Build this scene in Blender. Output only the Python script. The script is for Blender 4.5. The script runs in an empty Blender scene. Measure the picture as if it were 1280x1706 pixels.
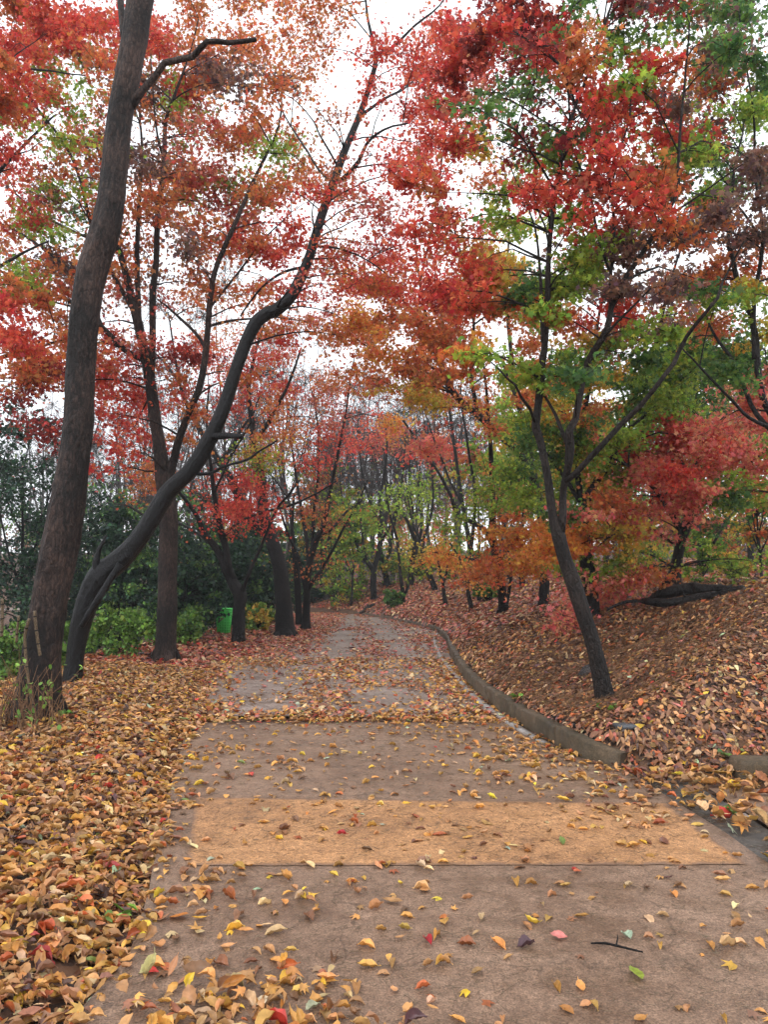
import bpy, math, random
import numpy as np
random.seed(7); rng = np.random.default_rng(7)
R = math.radians

# ------------------------------------------------------------------ camera, sky, sun, exposure
F = 1241.0; PITCH = R(5.4); CAMZ = 1.5
scene = bpy.context.scene
cam = bpy.data.objects.new('camera', bpy.data.cameras.new('camera'))
bpy.context.collection.objects.link(cam)
cam.location = (0, 0, CAMZ); cam.rotation_euler = (R(90) + PITCH, 0, 0)
cam.data.sensor_fit = 'VERTICAL'; cam.data.sensor_height = 24.0
cam.data.lens = 24.0 * F / 1706.0
cam.data.clip_start = 0.05; cam.data.clip_end = 2000
scene.camera = cam
world = bpy.data.worlds.new("World"); scene.world = world; world.use_nodes = True
wn = world.node_tree.nodes; wl = world.node_tree.links
bg = wn['Background']; bg.inputs['Strength'].default_value = 0.12
sky = wn.new('ShaderNodeTexSky'); sky.sky_type = 'NISHITA'; sky.sun_disc = False
sky.sun_elevation = R(48); sky.sun_rotation = R(200)
mixs = wn.new('ShaderNodeMixRGB'); mixs.inputs[0].default_value = 0.9
tc = wn.new('ShaderNodeTexCoord'); cn = wn.new('ShaderNodeTexNoise'); cn.inputs['Scale'].default_value = 1.6; cn.inputs['Detail'].default_value = 5
cr = wn.new('ShaderNodeValToRGB')
cr.color_ramp.elements[0].position = 0.3; cr.color_ramp.elements[0].color = (8.8, 9.2, 9.9, 1)
cr.color_ramp.elements[1].position = 0.7; cr.color_ramp.elements[1].color = (11.5, 11.7, 12.0, 1)
wl.new(tc.outputs['Generated'], cn.inputs['Vector']); wl.new(cn.outputs['Fac'], cr.inputs[0])
wl.new(sky.outputs[0], mixs.inputs[1]); wl.new(cr.outputs[0], mixs.inputs[2]); wl.new(mixs.outputs[0], bg.inputs[0])
sun = bpy.data.objects.new('sun', bpy.data.lights.new('sun', 'SUN')); bpy.context.collection.objects.link(sun)
sun.data.energy = 0.8; sun.data.angle = R(25); sun.data.color = (1, 0.96, 0.9)
sun.rotation_euler = (R(42), 0, R(-20))
scene.view_settings.view_transform = 'Standard'; scene.view_settings.look = 'None'
scene.view_settings.exposure = 0.62; scene.view_settings.gamma = 1.0

# ------------------------------------------------------------------ pixel <-> world helpers
cp, sp_ = math.cos(PITCH), math.sin(PITCH)
def ray(px, py):
    a = (px - 640) / F; b = (853 - py) / F
    q = cp - b * sp_
    return a / q, (sp_ + b * cp) / q            # x and z per metre of Y
def at(px, py, Y):
    rx, rz = ray(px, py)
    return np.array([rx * Y, Y, CAMZ + rz * Y])
def flat(px, py, z=0.0):
    rx, rz = ray(px, py)
    Y = (z - CAMZ) / rz
    return (rx * Y, Y)

# ------------------------------------------------------------------ noise and terrain
def vnoise(x, y, s=1.0, seed=0):
    x = np.asarray(x, float) / s; y = np.asarray(y, float) / s
    xi = np.floor(x).astype(np.int64); yi = np.floor(y).astype(np.int64)
    fx = x - xi; fy = y - yi; fx = fx*fx*(3-2*fx); fy = fy*fy*(3-2*fy)
    def h(i, j):
        n = (i * 374761393 + j * 668265263 + seed * 982451653) & 0x7fffffff
        n = ((n ^ (n >> 13)) * 1274126177) & 0x7fffffff
        return ((n ^ (n >> 16)) & 0xffff) / 65535.0
    a = h(xi, yi); b = h(xi+1, yi); c = h(xi, yi+1); d = h(xi+1, yi+1)
    return (a*(1-fx)+b*fx)*(1-fy) + (c*(1-fx)+d*fx)*fy
def fbm(x, y, s=1.0, seed=0):
    return (vnoise(x, y, s, seed) + 0.5*vnoise(x, y, s/2.1, seed+1) + 0.25*vnoise(x, y, s/4.3, seed+2)) / 1.75
def sstep(a, b, v):
    t = np.clip((v - a) / (b - a), 0, 1); return t*t*(3-2*t)

kerb_px = [(1037,1283),(965,1264),(900,1229),(850,1196),(802,1162),(768,1124),(750,1090),(741,1066),(718,1048),(690,1041)]
KERB = [flat(*p) for p in kerb_px]
FAR = [flat(640,1030), (-1.6,36.5), (-7,42), (-20,46), (-60,50), (-200, 60)]
BANK = np.array([(200,2.5),(30,3.2),(8,5.0),(2.95,5.75)] + KERB + FAR)
left_px = [(120,1706),(215,1600),(247,1490),(270,1380),(290,1290),(306,1236),(345,1192),(338,1150),(352,1110),(425,1082),(480,1062),(530,1040)]
LEFT = np.array([(-0.7,-3.0)] + [flat(*p) for p in left_px] + [(-2.9,32),(-7.5,36),(-20,40),(-60,43),(-200,52)])

def sdist(x, y, P, cut=None):
    x = np.asarray(x, float); y = np.asarray(y, float)
    best = np.full(x.shape, 1e9); sign = np.ones(x.shape)
    for i in range(len(P)-1):
        ax, ay = P[i]; bx, by = P[i+1]
        dx, dy = bx-ax, by-ay; L2 = dx*dx+dy*dy
        t = np.clip(((x-ax)*dx + (y-ay)*dy)/L2, 0, 1)
        ex = x-(ax+t*dx); ey = y-(ay+t*dy)
        d = np.hypot(ex, ey)
        cr_ = dx*(y-ay) - dy*(x-ax)
        m = d < best - 1e-9
        best = np.where(m, d, best); sign = np.where(m, np.where(cr_ > 0, 1.0, -1.0), sign)
    return best * sign
def d_bank(x, y): return -sdist(x, y, BANK) * 1.0
def d_left(x, y): return sdist(x, y, LEFT)
# orientation: the bank lies to the right/behind its line, the shoulder to the left of its line
if d_bank(np.array([4.0]), np.array([10.0]))[0] < 0:
    _b = d_bank; d_bank = lambda x, y: -_b(x, y)
if d_left(np.array([-4.0]), np.array([8.0]))[0] < 0:
    _l = d_left; d_left = lambda x, y: -_l(x, y)

def terrain(x, y):
    x = np.asarray(x, float); y = np.asarray(y, float)
    d = d_bank(x, y); e = d_left(x, y)
    z = np.full(x.shape, -0.035)
    lip = 0.15 * (1 - sstep(1.9, 2.4, x) * (1 - sstep(6.0, 7.0, y)))
    n = fbm(x, y, 1.6, 3) - 0.5; n2 = fbm(x, y, 7.0, 9) - 0.5; n3 = vnoise(x, y, 0.33, 5) - 0.5
    dd = np.maximum(d, 0)
    hb = lip*sstep(0.02, 0.12, d) - 0.035*(1-sstep(0,0.15,d)) + 0.33*np.minimum(dd, 4) + 0.075*np.clip(dd-4, 0, 60) - 0.05*np.minimum(dd,0.5)
    hb = hb + (n*0.30 + n3*0.06)*sstep(0.1, 1.0, d) + n2*0.8*sstep(2, 8, d)
    z = np.where(d > 0, hb, z)
    ee = np.maximum(e, 0)
    hl = -0.035*(1-sstep(0, 0.3, ee)) + 0.03*ee*(ee < 2.6) + np.where(ee >= 2.6, 0.078 - 0.30*np.minimum(ee-2.6, 8) + 0.03*np.clip(ee-16, 0, 120), 0)
    hl = hl + (n*0.16 + n3*0.06)*sstep(0.05, 0.8, ee) + n2*0.6*sstep(4, 9, ee)
    z = np.where(e > 0, hl, z)
    return z
def gz(x, y): return float(terrain(np.array([x]), np.array([y]))[0])
def hit(px, py):
    rx, rz = ray(px, py)
    Y = np.linspace(2, 90, 4400)
    zr = CAMZ + rz*Y; zt = terrain(rx*Y, Y)
    k = np.argmax(zr <= zt + 0.02)
    if zr[k] > zt[k] + 0.02: k = len(Y)-1
    return float(Y[k])

# ------------------------------------------------------------------ object helpers
def tag(o, label=None, cat=None, group=None, kind=None):
    if label: o['label'] = label
    if cat: o['category'] = cat
    if group: o['group'] = group
    if kind: o['kind'] = kind
    return o
def empty(name, loc, label, cat, group=None):
    o = bpy.data.objects.new(name, None); bpy.context.collection.objects.link(o)
    o.location = [float(v) for v in loc]; o.empty_display_size = 0.3
    return tag(o, label, cat, group)
def np_mesh(name, V, faces_flat, sizes, mat, parent=None, col=None, smooth=False):
    """V (n,3); faces_flat loop vertex indices; sizes = verts per face"""
    me = bpy.data.meshes.new(name)
    if parent is not None: V = V - np.array(parent.location)
    me.vertices.add(len(V)); me.vertices.foreach_set('co', np.ascontiguousarray(V, dtype=np.float32).ravel())
    me.loops.add(len(faces_flat)); me.loops.foreach_set('vertex_index', np.ascontiguousarray(faces_flat, dtype=np.int32))
    sizes = np.asarray(sizes, dtype=np.int32)
    starts = np.concatenate([[0], np.cumsum(sizes)[:-1]]).astype(np.int32)
    me.polygons.add(len(sizes)); me.polygons.foreach_set('loop_start', starts); me.polygons.foreach_set('loop_total', sizes)
    if smooth: me.polygons.foreach_set('use_smooth', np.ones(len(sizes), dtype=bool))
    if col is not None:
        ca = me.color_attributes.new('tint', 'FLOAT_COLOR', 'POINT')
        c4 = np.ones((len(V), 4), dtype=np.float32); c4[:, :3] = col
        ca.data.foreach_set('color', c4.ravel())
    me.update(calc_edges=True); me.validate()
    me.materials.append(mat)
    o = bpy.data.objects.new(name, me); bpy.context.collection.objects.link(o)
    if parent is not None: o.parent = parent
    return o

class Tubes:
    """collects tapered tubes"""
    def __init__(s): s.V = []; s.Fq = []; s.n = 0
    def tube(s, P, Rr, sides=8, rough=0.0, seed=0, cap=True, ridges=0.0):
        P = np.asarray(P, float); Rr = np.asarray(Rr, float); m = len(P)
        T = np.gradient(P, axis=0); T /= np.linalg.norm(T, axis=1)[:, None] + 1e-9
        up = np.array([0.0, 1.0, 0.0]) if abs(T[0][1]) < 0.9 else np.array([1.0, 0, 0])
        U = np.zeros_like(P); u = up - T[0]*np.dot(up, T[0]); U[0] = u/np.linalg.norm(u)
        for i in range(1, m):
            u = U[i-1] - T[i]*np.dot(U[i-1], T[i]); U[i] = u/(np.linalg.norm(u)+1e-9)
        W = np.cross(T, U)
        th = np.linspace(0, 2*math.pi, sides, endpoint=False)
        L = np.concatenate([[0], np.cumsum(np.linalg.norm(np.diff(P, axis=0), axis=1))])
        rad = np.repeat(Rr[:, None], sides, 1)
        if rough > 0:
            A = np.repeat(th[None], m, 0); Lg = np.repeat(L[:, None], sides, 1)
            sc = max(Rr.max(), 0.02)
            nn = fbm(np.cos(A)*2.2+seed*3.1+np.sin(A)*1.7, Lg/(sc*3.0)+np.sin(A)*1.5, 1.0, seed) - 0.5
            n2 = vnoise(A*2.3, Lg/(sc*0.55), 1.0, seed+5)
            rad = rad*(1 + rough*1.6*nn + rough*0.5*np.maximum(n2-0.72, 0)*2.5)
        if ridges > 0:
            A = np.repeat(th[None], m, 0); Lg = np.repeat(L[:, None], sides, 1)
            ax_, ay_ = np.cos(A)*5+7, np.sin(A)*5+Lg*2.2
            rid = np.abs(vnoise(ax_*1.6+ay_*.35, ay_*.9, 1.0, seed+11)-.5)*2 + .6*np.abs(vnoise(ax_*3.4, ay_*2.0+Lg*3, 1.0, seed+12)-.5)*2
            band = sstep(.80, .95, vnoise(Lg/.16+np.sin(A*2)*.3, A*.5, 1.0, seed+15))
            rad = rad*(1 + ridges*(rid-.8) + ridges*.9*band)
        ring = P[:, None, :] + rad[:, :, None]*(np.cos(th)[None, :, None]*U[:, None, :] + np.sin(th)[None, :, None]*W[:, None, :])
        V = ring.reshape(-1, 3)
        i = np.arange(m-1)[:, None]*sides; j = np.arange(sides)[None]; j2 = (j+1) % sides
        Fq = np.stack([i+j, i+j2, i+sides+j2, i+sides+j], -1).reshape(-1, 4) + s.n
        s.V.append(V); s.Fq.append(Fq); s.n += len(V)
        if cap:
            c = np.array([P[0], P[-1] + T[-1]*Rr[-1]*0.3]); s.V.append(c)
            jj = np.arange(sides); j2 = (jj+1) % sides; base = s.n - len(V)
            f0 = np.stack([np.full(sides, s.n), base+j2, base+jj, base+jj], -1)
            f1 = np.stack([np.full(sides, s.n+1), base+(m-1)*sides+jj, base+(m-1)*sides+j2, base+(m-1)*sides+j2], -1)
            s.tri = getattr(s, 'tri', []); s.tri += [f0[:, :3], f1[:, :3]]
            s.n += 2
    def sticks(s, A, B, r0, r1):
        """vectorised 3-sided straight twigs from A to B"""
        A = np.asarray(A); B = np.asarray(B); n = len(A)
        if n == 0: return
        T = B-A; T /= np.linalg.norm(T, axis=1)[:, None]+1e-9
        ref = np.tile(np.array([0.3, 0.9, 0.2]), (n, 1)); U = np.cross(T, ref); U /= np.linalg.norm(U, axis=1)[:, None]+1e-9
        W = np.cross(T, U); vs = []
        for P, r in ((A, r0), (B, r1)):
            r = np.broadcast_to(np.asarray(r, float), (n,))[:, None]
            for a in (0, 2.094, 4.189): vs.append(P + r*(math.cos(a)*U + math.sin(a)*W))
        V = np.stack(vs, 1).reshape(-1, 3)
        b = (np.arange(n)*6)[:, None, None] + np.array([[0,1,4,3],[1,2,5,4],[2,0,3,5]])[None]
        s.V.append(V); s.Fq.append(b.reshape(-1, 4)+s.n); s.n += len(V)
    def build(s, name, mat, parent=None, smooth=True):
        V = np.concatenate(s.V); Fq = np.concatenate(s.Fq); fl = [Fq.ravel()]; sz = [np.full(len(Fq), 4)]
        if getattr(s, 'tri', None):
            t = np.concatenate(s.tri); fl.append(t.ravel()); sz.append(np.full(len(t), 3))
        return np_mesh(name, V, np.concatenate(fl), np.concatenate(sz), mat, parent, smooth=smooth)

def smooth_path(P, Rr, step):
    P = np.asarray(P, float); Rr = np.asarray(Rr, float); n = len(P); out = []; ro = []
    for i in range(n-1):
        p0 = P[max(i-1, 0)]; p1 = P[i]; p2 = P[i+1]; p3 = P[min(i+2, n-1)]
        k = max(1, int(np.linalg.norm(p2-p1)/step))
        for j in range(k):
            t = j/k
            out.append(0.5*((2*p1)+(-p0+p2)*t+(2*p0-5*p1+4*p2-p3)*t*t+(-p0+3*p1-3*p2+p3)*t**3)); ro.append(Rr[i]*(1-t)+Rr[i+1]*t)
    out.append(P[-1]); ro.append(Rr[-1])
    return np.array(out), np.array(ro)

# leaf templates ------------------------------------------------
def T_kite():
    return np.array([[0,0,0],[.36,.42,.10],[0,1,-.05],[-.36,.42,.10]]), [[0,1,2,3]]
def T_maple():
    v = [[0,0,0]]
    lobes = [(-1.95,.62),(-1.0,.92),(0,1.0),(1.0,.92),(1.95,.62)]
    pts = []
    for i,(a,r) in enumerate(lobes):
        pts.append((math.sin(a)*r*.55, .4+math.cos(a)*r*.6, -.10*r))
        if i < 4:
            b = (a+lobes[i+1][0])/2; pts.append((math.sin(b)*.20, .4+math.cos(b)*.22, .04))
    return np.array([[0,.12,0]]+pts), [[0]+[9-k for k in range(9)]]
def T_long():
    # folded, curled lanceolate leaf
    y = [0,.22,.6,1]; w = [0,.20,.17,0]
    mid = [[0,a,0] for a in y]
    Lv = [[-w[1],y[1],.09],[-w[2],y[2],.08]]; Rv = [[w[1],y[1],.09],[w[2],y[2],.08]]
    V = np.array(mid+Lv+Rv, float)  # 0-3 mid, 4,5 left, 6,7 right
    Fc = [[0,1,4],[1,2,5,4],[2,3,5],[0,6,1],[1,6,7,2],[2,7,3]]
    return V, Fc
def T_oval():
    y = [0,.28,.66,1]; w = [0,.29,.27,0]
    mid = [[0,a,0] for a in y]
    V = np.array(mid+[[-w[1],y[1],.06],[-w[2],y[2],.10],[w[1],y[1],.10],[w[2],y[2],.05]], float)
    return V, [[0,1,4],[1,2,5,4],[2,3,5],[0,6,1],[1,6,7,2],[2,7,3]]
def T_hi(ws, cup):
    m = len(ws); ys = np.linspace(0, 1, m); V = []
    for i, (y, w) in enumerate(zip(ys, ws)):
        for u in (-1, -.5, 0, .5, 1):
            V.append((u*w*(1+.10*math.sin(i*2.7+u*3)), y + .02*math.sin(u*4+i), cup*abs(u)**1.3*w*2 + .025*math.sin(i*1.9+u*2.3)))
    Fc = [[i*5+j, i*5+j+1, i*5+j+6, i*5+j+5] for i in range(m-1) for j in range(4)]
    return np.array(V), Fc
TEMPL = {'long_hi': T_hi([.012,.02,.11,.17,.19,.18,.15,.09,.01], .45), 'oval_hi': T_hi([.012,.10,.22,.28,.29,.26,.20,.11,.01], .3), 'kite': T_kite(), 'maple': T_maple(), 'long': T_long(), 'oval': T_oval()}

def rotmats(n, tilt, yaw=None):
    """random yaw, then tilt about a random horizontal axis (tilt: std rad)"""
    yaw = rng.uniform(0, 2*math.pi, n) if yaw is None else yaw
    a = rng.normal(0, 1, n)*tilt; b = rng.normal(0, 1, n)*tilt
    cz, sz = np.cos(yaw), np.sin(yaw); cx, sx = np.cos(a), np.sin(a); cy, sy = np.cos(b), np.sin(b)
    Z = np.zeros((n,3,3)); Z[:,0,0]=cz; Z[:,0,1]=-sz; Z[:,1,0]=sz; Z[:,1,1]=cz; Z[:,2,2]=1
    X = np.zeros((n,3,3)); X[:,0,0]=1; X[:,1,1]=cx; X[:,1,2]=-sx; X[:,2,1]=sx; X[:,2,2]=cx
    Y = np.zeros((n,3,3)); Y[:,1,1]=1; Y[:,0,0]=cy; Y[:,0,2]=sy; Y[:,2,0]=-sy; Y[:,2,2]=cy
    return Z @ X @ Y

class Leaves:
    def __init__(s): s.parts = []; s.n = 0; s.fl = []; s.sz = []; s.col = []
    def add(s, P, size, M, cols, kind='kite', curl=0.0, centre=True):
        T, Fc = TEMPL[kind]; n = len(P)
        if n == 0: return
        T = T.copy()
        Tn = np.repeat(T[None], n, 0)
        if centre: Tn[:, :, 1] -= 0.5
        asp = rng.uniform(0.75, 1.25, n)[:, None]
        Tn[:, :, 0] *= asp
        if curl > 0:
            c = rng.normal(0, curl, n)[:, None]; c2 = rng.uniform(0.2, 2.2, n)[:, None]
            Tn[:, :, 2] = Tn[:, :, 2]*c2 + c*Tn[:, :, 1]**2*1.5
            Tn[:, :, 0] += rng.normal(0, curl*0.4, n)[:, None]*Tn[:, :, 1]**2
        Tn = Tn*np.asarray(size).reshape(-1, 1, 1)
        V = np.einsum('nij,nkj->nki', M, Tn) + P[:, None, :]
        k = len(T); base = (np.arange(n)*k)
        for f in Fc:
            pass
        ff = np.concatenate([np.array(f) for f in Fc]); szs = np.array([len(f) for f in Fc])
        s.fl.append((base[:, None] + ff[None]).ravel() + s.n); s.sz.append(np.tile(szs, n))
        s.parts.append(V.reshape(-1, 3)); s.col.append(np.repeat(cols, k, 0)); s.n += n*k
    def build(s, name, mat, parent=None, smooth=False):
        return np_mesh(name, np.concatenate(s.parts), np.concatenate(s.fl), np.concatenate(s.sz), mat, parent, col=np.concatenate(s.col), smooth=smooth)

# ------------------------------------------------------------------ materials
def nt(name):
    m = bpy.data.materials.new(name); m.use_nodes = True; return m, m.node_tree.nodes, m.node_tree.links
def leaf_mat(name, rough=0.5, transl=0.45, spec=0.3, bump=False):
    m, n, l = nt(name); p = n['Principled BSDF']; out = n['Material Output']
    a = n.new('ShaderNodeAttribute'); a.attribute_name = 'tint'
    p.inputs['Roughness'].default_value = rough; p.inputs['Specular IOR Level'].default_value = spec
    noi = n.new('ShaderNodeTexNoise'); noi.inputs['Scale'].default_value = 45 if bump else 9; noi.inputs['Detail'].default_value = 3
    ge = n.new('ShaderNodeNewGeometry'); l.new(ge.outputs['Position'], noi.inputs['Vector'])
    mr = n.new('ShaderNodeMapRange'); mr.inputs[1].default_value = .3; mr.inputs[2].default_value = .7; mr.inputs[3].default_value = 0.72; mr.inputs[4].default_value = 1.2
    l.new(noi.outputs['Fac'], mr.inputs[0])
    vm = n.new('ShaderNodeVectorMath'); vm.operation = 'SCALE'; l.new(a.outputs['Color'], vm.inputs[0]); l.new(mr.outputs[0], vm.inputs['Scale'])
    l.new(vm.outputs[0], p.inputs['Base Color'])
    if transl > 0:
        t = n.new('ShaderNodeBsdfTranslucent'); l.new(vm.outputs[0], t.inputs['Color'])
        mx = n.new('ShaderNodeMixShader'); mx.inputs[0].default_value = transl
        l.new(p.outputs[0], mx.inputs[1]); l.new(t.outputs[0], mx.inputs[2]); l.new(mx.outputs[0], out.inputs[0])
    return m
def bark_mat(name, c1, c2, rough=0.6, scale=9, stretch=0.22, bumpd=0.9, horiz=False):
    m, n, l = nt(name); p = n['Principled BSDF']; p.inputs['Roughness'].default_value = rough; p.inputs['Specular IOR Level'].default_value = 0.28
    c1 = tuple(q*.75 for q in c1); c2 = tuple(q*.75 for q in c2)
    tcn = n.new('ShaderNodeTexCoord'); mp = n.new('ShaderNodeMapping')
    mp.inputs['Scale'].default_value = (stretch, stretch, 1.3) if horiz else (1, 1, stretch)
    l.new(tcn.outputs['Object'], mp.inputs[0])
    a = n.new('ShaderNodeTexNoise'); a.inputs['Scale'].default_value = scale*4.5; a.inputs['Detail'].default_value = 8; a.inputs['Roughness'].default_value = 0.68
    b = n.new('ShaderNodeTexNoise'); b.inputs['Scale'].default_value = 1.7; b.inputs['Detail'].default_value = 4
    v = n.new('ShaderNodeTexVoronoi'); v.inputs['Scale'].default_value = scale*2.2
    l.new(mp.outputs[0], a.inputs[0]); l.new(tcn.outputs['Object'], b.inputs[0]); l.new(mp.outputs[0], v.inputs[0])
    mixf = n.new('ShaderNodeMath'); mixf.operation = 'ADD'; l.new(a.outputs[0], mixf.inputs[0]); l.new(b.outputs[0], mixf.inputs[1])
    r = n.new('ShaderNodeValToRGB'); r.color_ramp.elements[0].position = 0.45; r.color_ramp.elements[0].color = (*c1, 1)
    r.color_ramp.elements[1].position = 0.60; r.color_ramp.elements[1].color = (*c2, 1)
    h = n.new('ShaderNodeMath'); h.operation = 'MULTIPLY'; h.inputs[1].default_value = 0.5; l.new(mixf.outputs[0], h.inputs[0])
    l.new(h.outputs[0], r.inputs[0]); l.new(r.outputs[0], p.inputs['Base Color'])
    mp2 = n.new('ShaderNodeMapping'); mp2.inputs['Scale'].default_value = (1, 1, .28); l.new(tcn.outputs['Object'], mp2.inputs[0])
    dn = n.new('ShaderNodeTexNoise'); dn.inputs['Scale'].default_value = 9; dn.inputs['Detail'].default_value = 4; l.new(tcn.outputs['Object'], dn.inputs[0])
    dv = n.new('ShaderNodeVectorMath'); dv.operation = 'MULTIPLY_ADD'; dv.inputs[1].default_value = (.09, .09, .09); l.new(dn.outputs['Color'], dv.inputs[0]); l.new(mp2.outputs[0], dv.inputs[2])
    fv = n.new('ShaderNodeTexVoronoi'); fv.feature = 'DISTANCE_TO_EDGE'; fv.inputs['Scale'].default_value = scale*3.2; l.new(dv.outputs[0], fv.inputs[0])
    fm = n.new('ShaderNodeMapRange'); fm.inputs[1].default_value = 0.0; fm.inputs[2].default_value = 0.16; fm.inputs[3].default_value = 0.42; fm.inputs[4].default_value = 1.15; l.new(fv.outputs['Distance'], fm.inputs[0])
    fs = n.new('ShaderNodeVectorMath'); fs.operation = 'SCALE'; l.new(r.outputs[0], fs.inputs[0]); l.new(fm.outputs[0], fs.inputs['Scale']); l.new(fs.outputs[0], p.inputs['Base Color'])
    v = fv
    bu = n.new('ShaderNodeBump'); bu.inputs['Strength'].default_value = bumpd; bu.inputs['Distance'].default_value = 0.035
    ad = n.new('ShaderNodeMath'); ad.operation = 'ADD'; l.new(a.outputs[0], ad.inputs[0]); l.new(v.outputs['Distance'], ad.inputs[1])
    l.new(ad.outputs[0], bu.inputs['Height']); l.new(bu.outputs[0], p.inputs['Normal'])
    return m
def ground_mat(name, cols, scale=18, rough=0.75, bumpd=0.8, extra=None, vor=False):
    """cols: list of colours mixed by noise"""
    m, n, l = nt(name); p = n['Principled BSDF']; p.inputs['Roughness'].default_value = rough
    ge = n.new('ShaderNodeNewGeometry')
    a = n.new('ShaderNodeTexNoise'); a.inputs['Scale'].default_value = scale; a.inputs['Detail'].default_value = 8; a.inputs['Roughness'].default_value = 0.7
    b = n.new('ShaderNodeTexNoise'); b.inputs['Scale'].default_value = 0.9; b.inputs['Detail'].default_value = 5
    l.new(ge.outputs['Position'], a.inputs[0]); l.new(ge.outputs['Position'], b.inputs[0])
    ad = n.new('ShaderNodeMath'); ad.operation = 'MULTIPLY_ADD'; ad.inputs[1].default_value = 0.5
    l.new(a.outputs[0], ad.inputs[0]); hm = n.new('ShaderNodeMath'); hm.operation = 'MULTIPLY'; hm.inputs[1].default_value = 0.5
    l.new(b.outputs[0], hm.inputs[0]); l.new(hm.outputs[0], ad.inputs[2])
    src = ad.outputs[0]
    if vor:
        v = n.new('ShaderNodeTexVoronoi'); v.inputs['Scale'].default_value = scale; l.new(ge.outputs['Position'], v.inputs[0])
        sx = n.new('ShaderNodeSeparateColor'); l.new(v.outputs['Color'], sx.inputs[0]); src = sx.outputs[0]
    r = n.new('ShaderNodeValToRGB'); k = len(cols)
    while len(r.color_ramp.elements) < k: r.color_ramp.elements.new(0.5)
    lo, hi = (0.05, 0.95) if vor else (0.36, 0.64)
    for i, c in enumerate(cols):
        r.color_ramp.elements[i].position = lo + (hi-lo)*i/(k-1); r.color_ramp.elements[i].color = (*c, 1)
    l.new(src, r.inputs[0]); l.new(r.outputs[0], p.inputs['Base Color'])
    bu = n.new('ShaderNodeBump'); bu.inputs['Strength'].default_value = bumpd; bu.inputs['Distance'].default_value = 0.012
    l.new(a.outputs[0], bu.inputs['Height']); l.new(bu.outputs[0], p.inputs['Normal'])
    return m, n, l, p, ge, r

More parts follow.
